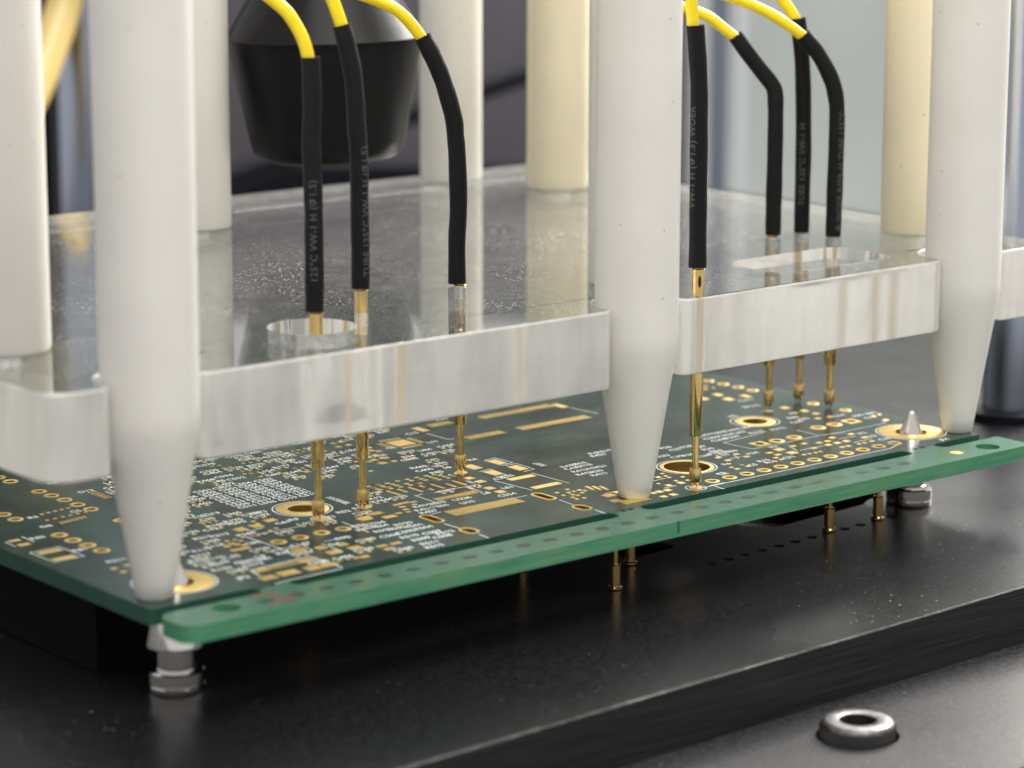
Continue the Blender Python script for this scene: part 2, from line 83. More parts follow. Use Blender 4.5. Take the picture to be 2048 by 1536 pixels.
LINES = [[(22.11, 14.52), (27.69, 14.32)], [(20.7, 14.48), (20.75, 8.61)], [(20.75, 8.61), (23.9, 8.35)], [(25.61, 8.13), (28.71, 8.2)], [(31.33, 13.08), (31.0, 8.25)], [(33.57, 13.98), (35.49, 14.43)], [(24.86, 7.58), (24.81, 4.16)], [(22.09, 16.69), (22.14, 15.93), (24.11, 16.26)], [(14.16, 4.22), (21.37, 4.68), (21.4, -0.47)], [(13.34, -0.98), (21.18, -0.77)], [(14.16, 4.22), (13.81, 2.13)], [(61.97, 38.88), (62.04, 35.0), (62.76, 34.84)], [(83.37, 38.9), (83.88, 34.53)], [(59.14, 16.93), (59.34, 11.13)], [(53.87, 16.69), (54.33, 11.18)], [(53.85, 6.19), (53.66, 3.89)], [(54.02, 0.83), (53.85, -0.88)], [(38.77, 6.14), (38.83, 3.8)], [(38.92, 0.8), (38.77, -0.81)], [(50.64, 9.72), (52.47, 9.8)], [(39.94, 9.88), (41.42, 10.05)], [(43.5, 17.1), (43.39, 13.64)], [(43.5, 16.88), (44.42, 17.06)], [(45.76, 16.69), (47.52, 16.71)], [(48.29, 16.81), (49.78, 16.69), (49.86, 13.94)], [(58.82, 24.57), (60.43, 24.85), (60.62, 21.92), (58.94, 21.57), (58.82, 24.57)], [(59.05, 21.25), (60.59, 21.32), (60.51, 18.12), (58.87, 17.92)], [(55.21, 20.89), (56.78, 21.15), (56.51, 17.93), (55.08, 17.96)], [(51.72, 18.44), (51.71, 17.33)], [(33.25, 13.3), (35.16, 13.43)], [(51.5, 18.62), (51.39, 17.37)], [(70.04, 0.88), (72.03, 0.9)], [(70.29, 0.4), (70.13, -1.09)], [(66.26, 6.14), (68.56, 6.21)], [(65.59, 3.13), (67.26, 3.14)], [(59.26, 5.33), (60.97, 5.28)], [(85.21, 10.13), (84.8, 14.38), (92.4, 15.3)], [(85.21, 10.13), (95.71, 10.07), (95.68, 13.6)], [(96.23, 9.97), (99.11, 9.86), (100.34, 9.82), (106.31, 9.84), (106.44, 10.72)], [(96.04, 10.25), (99.01, 9.3)], [(96.26, 7.56), (98.61, 7.4)], [(96.24, 5.27), (99.17, 5.38)], [(89.38, 8.69), (88.46, 6.4)], [(88.88, 6.36), (92.33, 6.3)], [(80.06, 8.34), (81.67, 8.33)], [(81.57, 9.3), (80.87, 7.8)], [(1.37, 22.59), (4.62, 22.78), (4.82, 18.26), (1.45, 18.14), (1.37, 22.59)], [(1.5, 27.41), (1.42, 25.38)], [(3.77, 28.2), (3.75, 25.84)], [(19.72, 37.24), (19.76, 37.09)], [(68.5, 0.73), (97.3, 0.73), (99.5, 1.6)]]
PROBES = {'A': {'base': (29.96, 15.23, 0.0), 'sleeve': [(29.86, 15.31, 21.19), (29.89, 15.29, 24.28), (29.89, 15.29, 28.24), (29.88, 15.29, 31.69), (29.81, 15.35, 36.01), (29.76, 15.39, 38.15), (29.86, 15.31, 40.29), (29.88, 15.29, 43.1), (29.8, 15.36, 46.09)], 'wire': [(29.75, 15.4, 44.35), (29.61, 15.51, 46.09), (29.22, 15.84, 47.91), (28.39, 16.52, 49.87), (27.74, 17.06, 50.83), (27.08, 17.61, 51.54), (26.13, 18.39, 52.49), (24.66, 19.6, 53.68)]}, 'B': {'base': (36.03, 15.96, 0.0), 'sleeve': [(35.99, 15.99, 22.71), (36.02, 15.96, 26.54), (35.97, 16.0, 31.05), (35.97, 16.01, 35.43), (35.8, 16.14, 39.04), (35.74, 16.19, 41.21), (35.54, 16.36, 44.11), (35.11, 16.72, 46.94), (34.74, 17.02, 48.79)], 'wire': [(35.0, 16.81, 47.58), (34.74, 17.02, 48.79), (34.34, 17.35, 50.35), (34.09, 17.56, 51.22), (33.72, 17.86, 52.43), (33.18, 18.31, 54.6)]}, 'C': {'base': (53.11, 21.57, 0.0), 'sleeve': [(52.86, 21.78, 20.57), (52.86, 21.78, 25.14), (52.99, 21.67, 28.83), (52.88, 21.76, 34.18), (52.76, 21.86, 36.06), (52.65, 21.96, 37.73), (52.13, 22.38, 40.32), (51.54, 22.87, 42.6), (50.87, 23.42, 44.55), (50.16, 24.01, 46.35)], 'wire': [(50.43, 23.78, 45.38), (49.96, 24.17, 46.4), (49.13, 24.86, 47.84), (48.1, 25.71, 49.06), (47.04, 26.59, 49.78), (46.01, 27.44, 50.29), (44.43, 28.74, 51.1), (42.46, 30.36, 52.62)]}, 'D': {'base': (68.28, 1.32, 0.0), 'sleeve': [(68.21, 1.38, 23.33), (68.19, 1.39, 28.21), (68.17, 1.41, 33.26), (68.15, 1.43, 38.27), (68.11, 1.46, 41.98), (67.91, 1.63, 45.67), (67.74, 1.76, 48.08)], 'wire': [(67.78, 1.73, 46.57), (67.56, 1.91, 48.28), (67.42, 2.03, 50.59), (67.28, 2.14, 52.59), (67.03, 2.35, 54.58)]}, 'E': {'base': (101.62, 24.3, 0.0), 'sleeve': [(101.7, 24.24, 20.59), (101.7, 24.24, 23.47), (101.72, 24.22, 27.67), (101.72, 24.22, 33.19), (101.67, 24.26, 36.25), (101.57, 24.35, 37.34), (101.2, 24.65, 38.26), (99.52, 26.04, 41.01), (98.02, 27.28, 43.64)], 'wire': [(98.34, 27.01, 43.01), (97.62, 27.61, 43.75), (96.68, 28.38, 44.72), (95.7, 29.19, 45.68), (94.63, 30.08, 46.31), (93.52, 30.99, 46.76), (92.2, 32.08, 47.1), (90.42, 33.55, 48.23)]}, 'F': {'base': (106.73, 24.43, 0.0), 'sleeve': [(106.65, 24.5, 20.37), (106.65, 24.5, 25.34), (106.64, 24.5, 30.92), (106.47, 24.65, 38.32), (106.16, 24.9, 42.9), (105.85, 25.16, 45.37)], 'wire': [(105.96, 25.07, 44.57), (105.54, 25.42, 45.6), (105.03, 25.83, 46.52), (104.48, 26.29, 47.44), (103.7, 26.93, 48.87), (102.43, 27.99, 50.87)]}, 'G': {'base': (107.16, 19.81, 0.0), 'sleeve': [(107.13, 19.84, 20.42), (107.16, 19.81, 23.47), (107.19, 19.78, 27.68), (107.22, 19.76, 34.12), (107.03, 19.92, 36.83), (106.5, 20.35, 39.01), (105.3, 21.35, 41.76), (104.03, 22.4, 43.7)], 'wire': [(104.44, 22.06, 43.02), (103.85, 22.54, 43.7), (102.73, 23.47, 44.78), (101.03, 24.87, 46.15), (99.07, 26.49, 47.33), (97.96, 27.41, 47.84), (96.19, 28.87, 48.69), (93.97, 30.7, 50.22)]}}
PLUG = [(70.33, 68.7, 27.81), (72.03, 71.18, 41.97), (72.93, 72.57, 49.76)]
AMBER = [(113.44, 191.63, 50.03), (107.83, 190.63, 39.16), (104.23, 189.27, 33.06), (98.48, 186.48, 24.89), (92.81, 184.08, 18.41), (85.91, 182.53, 11.29)]
BG = {'bar0': (195.85, 292.1, -12.13), 'bar1': (285.3, 277.57, 10.85), 'colL': (112.86, 192.44, 2.93), 'stripR': (253.3, 192.99, -7.27), 'purple': (235.49, 181.96, -4.44), 'btn': (325.35, 220.74, 20.84), 'btn2': (325.67, 221.92, 16.42)}
SCREW = (56.72, -33.63, -15.32)
LOWPROBES = [(57.93, 2.1, -9.29), (65.19, 7.9, -9.15), (55.09, 13.75, -9.35), (90.07, 2.85, -8.66), (97.64, 2.7, -8.52)]
RAILDOTS = [(60.6, -5.0), (63.94, -4.9), (67.19, -4.95), (70.27, -4.93), (73.61, -4.98), (76.98, -5.18), (80.41, -5.23), (83.98, -5.35), (87.26, -5.48), (90.5, -5.72), (93.9, -5.83)]
RAILHOLES = [(106.25, -5.5, 1.35), (5.51, -4.7, 1.3)]
STAIN = [(10.15, -3.17), (11.13, -3.3), (11.26, -4.3), (12.11, -5.44), (11.01, -5.66), (9.7, -6.37)]


# ------------------------------------------------------------------ materials
def mat(name):
    mt = bpy.data.materials.new(name)
    mt.use_nodes = True
    nt = mt.node_tree
    return mt, nt, nt.nodes['Principled BSDF']


def N(nt, kind, **kw):
    n = nt.nodes.new(kind)
    for k, v in kw.items():
        if k.startswith('_'):
            n.inputs[k[1:]].default_value = v
        else:
            setattr(n, k, v)
    return n


def ramp(nt, src, stops):
    r = N(nt, 'ShaderNodeValToRGB')
    el = r.color_ramp.elements
    while len(el) < len(stops):
        el.new(0.5)
    for e, (pos, c) in zip(el, stops):
        e.position = pos
        e.color = c if len(c) == 4 else (*c, 1)
    nt.links.new(src, r.inputs['Fac'])
    return r


def coords(nt, scale=(1, 1, 1)):
    g = N(nt, 'ShaderNodeNewGeometry')
    mp = N(nt, 'ShaderNodeMapping')
    mp.inputs['Scale'].default_value = [1000 * s for s in scale]      # texture space in mm
    nt.links.new(g.outputs['Position'], mp.inputs['Vector'])
    return mp.outputs['Vector']


def simple(name, base, rough=0.4, metal=0.0, spec=0.5, noise=0.0, nscale=1.0, bump=0.0, bscale=4.0, stretch=(1, 1, 1)):
    mt, nt, b = mat(name)
    b.inputs['Base Color'].default_value = (*base, 1)
    b.inputs['Roughness'].default_value = rough
    b.inputs['Metallic'].default_value = metal
    b.inputs['Specular IOR Level'].default_value = spec
    if noise:
        v = coords(nt, stretch)
        n = N(nt, 'ShaderNodeTexNoise', _Scale=nscale, _Detail=5.0)
        nt.links.new(v, n.inputs['Vector'])
        lo = tuple(max(0, c * (1 - noise)) for c in base)
        hi = tuple(min(1, c * (1 + noise)) for c in base)
        r = ramp(nt, n.outputs['Fac'], [(0.3, lo), (0.7, hi)])
        nt.links.new(r.outputs['Color'], b.inputs['Base Color'])
    if bump:
        v = coords(nt, stretch)
        n = N(nt, 'ShaderNodeTexNoise', _Scale=bscale, _Detail=4.0)
        nt.links.new(v, n.inputs['Vector'])
        bp = N(nt, 'ShaderNodeBump', _Strength=bump, _Distance=0.0002)
        nt.links.new(n.outputs['Fac'], bp.inputs['Height'])
        nt.links.new(bp.outputs['Normal'], b.inputs['Normal'])
    return mt


def plastic_post(name, base):
    mt, nt, b = mat(name)
    b.inputs['Roughness'].default_value = 0.42
    b.inputs['Specular IOR Level'].default_value = 0.4
    b.inputs['Subsurface Weight'].default_value = 0.45
    b.inputs['Subsurface Radius'].default_value = (1.0, 0.85, 0.6)
    b.inputs['Subsurface Scale'].default_value = 0.0025
    v = coords(nt)
    n = N(nt, 'ShaderNodeTexNoise', _Scale=0.12, _Detail=4.0)
    nt.links.new(v, n.inputs['Vector'])
    r = ramp(nt, n.outputs['Fac'], [(0.35, tuple(c * 0.95 for c in base)), (0.65, base)])
    vor = N(nt, 'ShaderNodeTexVoronoi', _Scale=0.42)
    nt.links.new(v, vor.inputs['Vector'])
    sp = ramp(nt, vor.outputs['Distance'], [(0.03, (0.5, 0.46, 0.40)), (0.07, (1, 1, 1))])
    mx = N(nt, 'ShaderNodeMix', data_type='RGBA', blend_type='MULTIPLY')
    mx.inputs[0].default_value = 0.7
    nt.links.new(r.outputs['Color'], mx.inputs[6])
    nt.links.new(sp.outputs['Color'], mx.inputs[7])
    nt.links.new(mx.outputs[2], b.inputs['Base Color'])
    nb = N(nt, 'ShaderNodeTexNoise', _Scale=6.0, _Detail=3.0)
    nt.links.new(v, nb.inputs['Vector'])
    bp = N(nt, 'ShaderNodeBump', _Strength=0.12, _Distance=0.0001)
    nt.links.new(nb.outputs['Fac'], bp.inputs['Height'])
    nt.links.new(bp.outputs['Normal'], b.inputs['Normal'])
    return mt


M = {}
M['post_white'] = plastic_post('white_acetal', (0.77, 0.75, 0.71))
M['post_cream'] = plastic_post('cream_nylon', (0.83, 0.76, 0.58))
M['gold'] = simple('immersion_gold', (0.96, 0.71, 0.28), 0.45, 1.0, noise=0.08, nscale=1.5)
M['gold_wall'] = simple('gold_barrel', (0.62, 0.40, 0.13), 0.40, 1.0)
M['brass'] = simple('probe_gold', (0.78, 0.56, 0.23), 0.13, 1.0, noise=0.12, nscale=2.0, stretch=(1, 1, 0.2))
M['brass_light'] = simple('tip_gold', (0.85, 0.62, 0.28), 0.14, 1.0)
M['steel'] = simple('turned_steel', (0.80, 0.77, 0.74), 0.09, 1.0, noise=0.05, nscale=3.0, stretch=(0.2, 0.2, 4))
M['silk'] = simple('white_silkscreen', (0.84, 0.88, 0.88), 0.5)
M['sleeve'] = simple('black_polyolefin', (0.009, 0.009, 0.010), 0.48, spec=0.15, bump=0.25, bscale=1.6)
M['print'] = simple('grey_print', (0.052, 0.056, 0.060), 0.5)
M['wire'] = simple('yellow_pvc', (0.86, 0.66, 0.006), 0.22, noise=0.05, nscale=0.6)
M['rubber'] = simple('black_rubber', (0.008, 0.008, 0.009), 0.33, spec=0.16, bump=0.10, bscale=0.8)
M['hole_dark'] = simple('hole_black', (0.006, 0.006, 0.006), 0.8)
M['block'] = simple('black_support', (0.003, 0.003, 0.0035), 0.7, spec=0.1)
M['oxide'] = simple('black_oxide_steel', (0.17, 0.168, 0.17), 0.42, 1.0, noise=0.35, nscale=1.2, bump=0.2, bscale=3.0)
M['oxide_dark'] = simple('knurled_oxide', (0.13, 0.125, 0.125), 0.5, 0.9)
M['col_steel'] = simple('hard_chrome', (0.42, 0.46, 0.56), 0.24, 1.0)
M['amber'] = simple('amber_tube', (0.95, 0.72, 0.28), 0.25)
M['amber'].node_tree.nodes['Principled BSDF'].inputs['Transmission Weight'].default_value = 0.35
M['panel_dark'] = simple('mauve_grey_panel', (0.085, 0.075, 0.092), 0.6, noise=0.15, nscale=0.02)
M['bar_dark'] = simple('dark_bar', (0.006, 0.0065, 0.010), 0.6, spec=0.1)
M['panel_light'] = simple('pale_grey_panel', (0.47, 0.51, 0.49), 0.55, noise=0.10, nscale=0.02)
M['panel_strip'] = simple('white_strip', (0.68, 0.71, 0.74), 0.5)
M['panel_blue'] = simple('blue_grey_profile', (0.16, 0.19, 0.25), 0.4)
M['button'] = simple('green_button', (0.05, 0.22, 0.10), 0.4)
M['button_blue'] = simple('blue_knob', (0.12, 0.13, 0.22), 0.4)
M['stain'] = simple('rusty_stain', (0.16, 0.055, 0.04), 0.45)
M['edge_mark'] = simple('dark_tick', (0.012, 0.07, 0.04), 0.5)
M['trace'] = simple('masked_trace', (0.014, 0.034, 0.028), 0.18)
M['dotmat'] = simple('dark_reflection', (0.018, 0.055, 0.042), 0.24)  # blurry dark reflections on the rail, put into a colour

# solder mask on glass-fibre board: dark where copper planes lie, brighter on the copper-free rail
mt, nt, b = mat('solder_mask')
M['mask'] = mt
v = coords(nt)
sep = N(nt, 'ShaderNodeSeparateXYZ')
nt.links.new(v, sep.inputs[0])
rail = N(nt, 'ShaderNodeMapRange')
rail.inputs['From Min'].default_value = -1.6
rail.inputs['From Max'].default_value = -1.0
nt.links.new(sep.outputs['Y'], rail.inputs['Value'])
n1 = N(nt, 'ShaderNodeTexNoise', _Scale=0.16, _Detail=3.0)
nt.links.new(v, n1.inputs['Vector'])
r1 = ramp(nt, n1.outputs['Fac'], [(0.38, (0.020, 0.040, 0.034)), (0.50, (0.026, 0.056, 0.046)), (0.64, (0.034, 0.076, 0.060))])
mp2 = N(nt, 'ShaderNodeMapping')
mp2.inputs['Scale'].default_value = (0.12, 2.6, 1)
mp2.inputs['Rotation'].default_value = (0, 0, 0.12)
nt.links.new(v, mp2.inputs['Vector'])
n2 = N(nt, 'ShaderNodeTexNoise', _Scale=1.0, _Detail=2.0)
nt.links.new(mp2.outputs[0], n2.inputs['Vector'])
r2 = ramp(nt, n2.outputs['Fac'], [(0.47, (0.72, 0.76, 0.74)), (0.52, (1.12, 1.1, 1.1))])
mx = N(nt, 'ShaderNodeMix', data_type='RGBA', blend_type='MULTIPLY')
mx.inputs[0].default_value = 0.8
nt.links.new(r1.outputs['Color'], mx.inputs[6])
nt.links.new(r2.outputs['Color'], mx.inputs[7])
mr = N(nt, 'ShaderNodeMix', data_type='RGBA')
mr.inputs[6].default_value = (0.060, 0.155, 0.105, 1)
nt.links.new(rail.outputs[0], mr.inputs[0])
nt.links.new(mx.outputs[2], mr.inputs[7])
nt.links.new(mr.outputs[2], b.inputs['Base Color'])
b.inputs['Roughness'].default_value = 0.20
bp = N(nt, 'ShaderNodeBump', _Strength=0.22, _Distance=0.00006)
nt.links.new(n2.outputs['Fac'], bp.inputs['Height'])
nt.links.new(bp.outputs['Normal'], b.inputs['Normal'])

# cut edge of the laminate: glass fibre shows through, green to straw
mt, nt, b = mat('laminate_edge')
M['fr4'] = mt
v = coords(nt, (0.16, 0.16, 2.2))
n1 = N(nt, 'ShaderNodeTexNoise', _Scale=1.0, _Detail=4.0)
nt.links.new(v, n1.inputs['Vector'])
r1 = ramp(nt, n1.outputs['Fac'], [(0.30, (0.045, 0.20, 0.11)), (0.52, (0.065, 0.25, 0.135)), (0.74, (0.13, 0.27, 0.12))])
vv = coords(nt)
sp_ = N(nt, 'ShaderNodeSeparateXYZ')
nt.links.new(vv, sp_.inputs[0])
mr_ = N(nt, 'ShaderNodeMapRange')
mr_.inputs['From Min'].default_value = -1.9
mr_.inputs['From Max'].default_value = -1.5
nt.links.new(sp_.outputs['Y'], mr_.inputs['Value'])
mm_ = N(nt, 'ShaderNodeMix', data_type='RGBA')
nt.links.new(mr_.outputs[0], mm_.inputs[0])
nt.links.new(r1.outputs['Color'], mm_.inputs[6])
mm_.inputs[7].default_value = (0.016, 0.075, 0.050, 1)  # board-side edges darker: slot shade painted in, plus inner copper
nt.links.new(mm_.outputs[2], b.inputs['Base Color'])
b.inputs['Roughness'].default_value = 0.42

# clear acrylic faces with fine dust and scuffs
mt, nt, b = mat('clear_acrylic')
M['acrylic'] = mt
out = nt.nodes['Material Output']
gl = N(nt, 'ShaderNodeBsdfGlass', _IOR=1.49, _Roughness=0.0)
gl.inputs['Color'].default_value = (0.985, 0.99, 0.985, 1)
df = N(nt, 'ShaderNodeBsdfDiffuse')
df.inputs['Color'].default_value = (0.80, 0.79, 0.76, 1)
v = coords(nt)
vo = N(nt, 'ShaderNodeTexVoronoi', _Scale=1.9)
nt.links.new(v, vo.inputs['Vector'])
rs = ramp(nt, vo.outputs['Distance'], [(0.13, (1, 1, 1)), (0.22, (0, 0, 0))])
nz = N(nt, 'ShaderNodeTexNoise', _Scale=0.09, _Detail=3.0)
nt.links.new(v, nz.inputs['Vector'])
rz = ramp(nt, nz.outputs['Fac'], [(0.40, (0.0, 0.0, 0.0)), (0.70, (0.8, 0.8, 0.8))])
mu = N(nt, 'ShaderNodeMath', operation='MULTIPLY')
nt.links.new(rs.outputs['Color'], mu.inputs[0])
nt.links.new(rz.outputs['Color'], mu.inputs[1])
nf = N(nt, 'ShaderNodeTexNoise', _Scale=1.6, _Detail=6.0)
nt.links.new(v, nf.inputs['Vector'])
rf = ramp(nt, nf.outputs['Fac'], [(0.38, (0.018, 0.018, 0.018)), (0.75, (0.065, 0.065, 0.065))])
ad = N(nt, 'ShaderNodeMath', operation='ADD', use_clamp=True)
nt.links.new(mu.outputs[0], ad.inputs[0])
nt.links.new(rf.outputs['Color'], ad.inputs[1])
ms = N(nt, 'ShaderNodeMixShader')
nt.links.new(ad.outputs[0], ms.inputs[0])
nt.links.new(gl.outputs[0], ms.inputs[1])
nt.links.new(df.outputs[0], ms.inputs[2])
nt.links.new(ms.outputs[0], out.inputs['Surface'])

# saw-cut acrylic edge: milky, vertical tool streaks
mt, nt, b = mat('frosted_acrylic_edge')
M['frost'] = mt
out = nt.nodes['Material Output']
v = coords(nt, (1, 1, 0.03))
n1 = N(nt, 'ShaderNodeTexNoise', _Scale=1.3, _Detail=4.0)
nt.links.new(v, n1.inputs['Vector'])
v2 = coords(nt, (0.22, 0.22, 0.06))
n2 = N(nt, 'ShaderNodeTexNoise', _Scale=1.0, _Detail=2.0)
nt.links.new(v2, n2.inputs['Vector'])
rg = ramp(nt, n2.outputs['Fac'], [(0.36, (0.46, 0.46, 0.46)), (0.66, (0.70, 0.70, 0.70))])
rc = ramp(nt, n1.outputs['Fac'], [(0.30, (0.86, 0.84, 0.805)), (0.66, (0.90, 0.88, 0.85))])
bp = N(nt, 'ShaderNodeBump', _Strength=0.10, _Distance=0.0001)
nt.links.new(n1.outputs['Fac'], bp.inputs['Height'])
gl = N(nt, 'ShaderNodeBsdfGlass', _IOR=1.49, _Roughness=0.15)
df = N(nt, 'ShaderNodeBsdfDiffuse')
tr = N(nt, 'ShaderNodeBsdfTranslucent')
for sh in (df, tr):
    nt.links.new(rc.outputs['Color'], sh.inputs['Color'])
for sh in (gl, df):
    nt.links.new(bp.outputs['Normal'], sh.inputs['Normal'])
m1 = N(nt, 'ShaderNodeMixShader')
m1.inputs[0].default_value = 0.22
nt.links.new(df.outputs[0], m1.inputs[1])
nt.links.new(tr.outputs[0], m1.inputs[2])
m2 = N(nt, 'ShaderNodeMixShader')
nt.links.new(rg.outputs['Color'], m2.inputs[0])
nt.links.new(m1.outputs[0], m2.inputs[1])
nt.links.new(gl.outputs[0], m2.inputs[2])
nt.links.new(m2.outputs[0], out.inputs['Surface'])

# drilled and milled walls inside the plate: mostly clear
mt, nt, b = mat('drilled_acrylic')
M['drilled'] = mt
out = nt.nodes['Material Output']
gl = N(nt, 'ShaderNodeBsdfGlass', _IOR=1.49, _Roughness=0.10)
df = N(nt, 'ShaderNodeBsdfDiffuse')
df.inputs['Color'].default_value = (0.88, 0.87, 0.85, 1)
v = coords(nt, (1, 1, 0.4))
n1 = N(nt, 'ShaderNodeTexNoise', _Scale=1.1, _Detail=4.0)
nt.links.new(v, n1.inputs['Vector'])
rg = ramp(nt, n1.outputs['Fac'], [(0.40, (0.03, 0.03, 0.03)), (0.75, (0.20, 0.20, 0.20))])
ms = N(nt, 'ShaderNodeMixShader')
nt.links.new(rg.outputs['Color'], ms.inputs[0])
nt.links.new(gl.outputs[0], ms.inputs[1])
nt.links.new(df.outputs[0], ms.inputs[2])
nt.links.new(ms.outputs[0], out.inputs['Surface'])

# black anodised plate with dust
def anodised(name, base, rough, dust, spec):
    mt, nt, b = mat(name)
    v = coords(nt)
    vo = N(nt, 'ShaderNodeTexVoronoi', _Scale=0.75)
    vo.inputs['Randomness'].default_value = 1.0
    nt.links.new(v, vo.inputs['Vector'])
    rs = ramp(nt, vo.outputs['Distance'], [(0.05, (1, 1, 1)), (0.10, (0, 0, 0))])
    nz = N(nt, 'ShaderNodeTexNoise', _Scale=0.06, _Detail=4.0)
    nt.links.new(v, nz.inputs['Vector'])
    rz = ramp(nt, nz.outputs['Fac'], [(0.46, (0, 0, 0)), (0.68, (dust, dust, dust))])
    mu = N(nt, 'ShaderNodeMath', operation='MULTIPLY')
    nt.links.new(rs.outputs['Color'], mu.inputs[0])
    nt.links.new(rz.outputs['Color'], mu.inputs[1])
    nf = N(nt, 'ShaderNodeTexNoise', _Scale=2.2, _Detail=6.0)
    nt.links.new(v, nf.inputs['Vector'])
    rf = ramp(nt, nf.outputs['Fac'], [(0.35, tuple(c * 0.6 for c in base)), (0.72, tuple(c * 1.9 for c in base))])
    mx = N(nt, 'ShaderNodeMix', data_type='RGBA')
    nt.links.new(mu.outputs[0], mx.inputs[0])
    nt.links.new(rf.outputs['Color'], mx.inputs[6])
    mx.inputs[7].default_value = (0.42, 0.41, 0.39, 1)
    nt.links.new(mx.outputs[2], b.inputs['Base Color'])
    rr = N(nt, 'ShaderNodeMapRange')
    rr.inputs['To Min'].default_value = rough - 0.06
    rr.inputs['To Max'].default_value = rough + 0.10
    nt.links.new(nz.outputs['Fac'], rr.inputs['Value'])
    nt.links.new(rr.outputs[0], b.inputs['Roughness'])
    b.inputs['Specular IOR Level'].default_value = spec
    bp = N(nt, 'ShaderNodeBump', _Strength=0.10, _Distance=0.00004)
    nt.links.new(nf.outputs['Fac'], bp.inputs['Height'])
    nt.links.new(bp.outputs['Normal'], b.inputs['Normal'])
    return mt


M['base'] = anodised('black_anodised', (0.010, 0.0105, 0.012), 0.25, 0.9, 0.22)
M['base_low'] = anodised('black_anodised_lower', (0.026, 0.026, 0.029), 0.42, 0.6, 0.17)
M['base_side'] = simple('milled_black_edge', (0.012, 0.0115, 0.012), 0.42, noise=0.6, nscale=1.0, bump=0.3, bscale=1.0, stretch=(0.10, 0.10, 3.0))
M['bare_edge'] = simple('worn_edge', (0.20, 0.195, 0.185), 0.45, 0.6, noise=0.5, nscale=0.9)

# ------------------------------------------------------------------ geometry helpers
WL = {}


def link(name, me, mats, loc=(0, 0, 0), parent=None, smooth=None):
    o = bpy.data.objects.new(name, me)
    col.objects.link(o)
    if me is not None and mats is not None and not me.materials:
        for k in (mats if isinstance(mats, (list, tuple)) else [mats]):
            me.materials.append(M[k])
    WL[o] = Vector(loc)
    if parent is not None:
        o.parent = parent
        o.location = (Vector(loc) - WL[parent]) * S
    else:
        o.location = Vector(loc) * S
    return o


def tag(o, label=None, cat=None, group=None, kind=None):
    if label:
        o['label'] = label
    if cat:
        o['category'] = cat
    if group:
        o['group'] = group
    if kind:
        o['kind'] = kind
    return o


def empty(name, loc, label, cat, group=None):
    return tag(link(name, None, None, loc), label, cat, group)


class MB:
    def __init__(self):
        self.v, self.f, self.m, self.s = [], [], [], []

    def add(self, vs, fs, mi=0, smooth=False):
        k = len(self.v)
        self.v += [tuple(x) for x in vs]
        for q in fs:
            self.f.append([k + i for i in q])
            self.m.append(mi)
            self.s.append(smooth)

    def box(self, x0, x1, y0, y1, z0, z1, mi=0):
        vs = [(x, y, z) for z in (z0, z1) for y in (y0, y1) for x in (x0, x1)]
        self.add(vs, [(0, 2, 3, 1), (4, 5, 7, 6), (0, 1, 5, 4), (2, 6, 7, 3), (1, 3, 7, 5), (0, 4, 6, 2)], mi)

    def lathe(self, prof, n=32, c=(0, 0, 0), axis=None, mi=0, smooth=True):
        """prof: list of (r, z[, sharp]) bottom to top about +Z through c."""
        ax = Vector(axis).normalized() if axis else Vector((0, 0, 1))
        q = Vector((0, 0, 1)).rotation_difference(ax)
        c = Vector(c)
        rings = []
        for t in prof:
            r, z = t[0], t[1]
            if r < 1e-6:
                rings.append([c + q @ Vector((0, 0, z))])
            else:
                rings.append([c + q @ Vector((r * math.cos(2 * math.pi * i / n), r * math.sin(2 * math.pi * i / n), z)) for i in range(n)])
        vs, idx = [], []
        for rg in rings:
            idx.append(list(range(len(vs), len(vs) + len(rg))))
            vs += rg
        fs = []
        for a, bq in zip(idx, idx[1:]):
            for i in range(n):
                j = (i + 1) % n
                if len(a) == 1 and len(bq) == 1:
                    continue
                if len(a) == 1:
                    fs.append((a[0], bq[j], bq[i]))
                elif len(bq) == 1:
                    fs.append((a[i], a[j], bq[0]))
                else:
                    fs.append((a[i], a[j], bq[j], bq[i]))
        self.add(vs, fs, mi, smooth)

    def build(self, name, mats, loc=(0, 0, 0), parent=None, sharp=0.6):
        me = self.mesh(name, sharp)
        return link(name, me, mats, loc, parent)

    def mesh(self, name, sharp=0.6):
        me = bpy.data.meshes.new(name)
        me.from_pydata([(x * S, y * S, z * S) for x, y, z in self.v], [], self.f)
        for p, mi, sm in zip(me.polygons, self.m, self.s):
            p.material_index = mi
            p.use_smooth = sm
        if any(self.s):
            me.set_sharp_from_angle(angle=sharp)
        me.update()
        return me


def catmull(pts, per=8):
    P = [Vector(p) for p in pts]
    P = [P[0] * 2 - P[1]] + P + [P[-1] * 2 - P[-2]]
    o = []
    for i in range(1, len(P) - 2):
        for k in range(per):
            t = k / per
            a, b, c, d = P[i - 1], P[i], P[i + 1], P[i + 2]
            o.append(0.5 * ((2 * b) + (c - a) * t + (2 * a - 5 * b + 4 * c - d) * t * t + (3 * b - a - 3 * c + d) * t ** 3))
    o.append(P[-2])
    return o


def frames(path):
    """tangent, right (towards camera's right) and facing (towards the viewer's side) for every point."""
    fr = []
    for i, p in enumerate(path):
        t = (path[min(i + 1, len(path) - 1)] - path[max(i - 1, 0)]).normalized()
        f = Vector((-0.63, -0.77, 0))
        f = (f - t * f.dot(t)).normalized()
        r = t.cross(f).normalized()
        fr.append((t, r, f))
    return fr


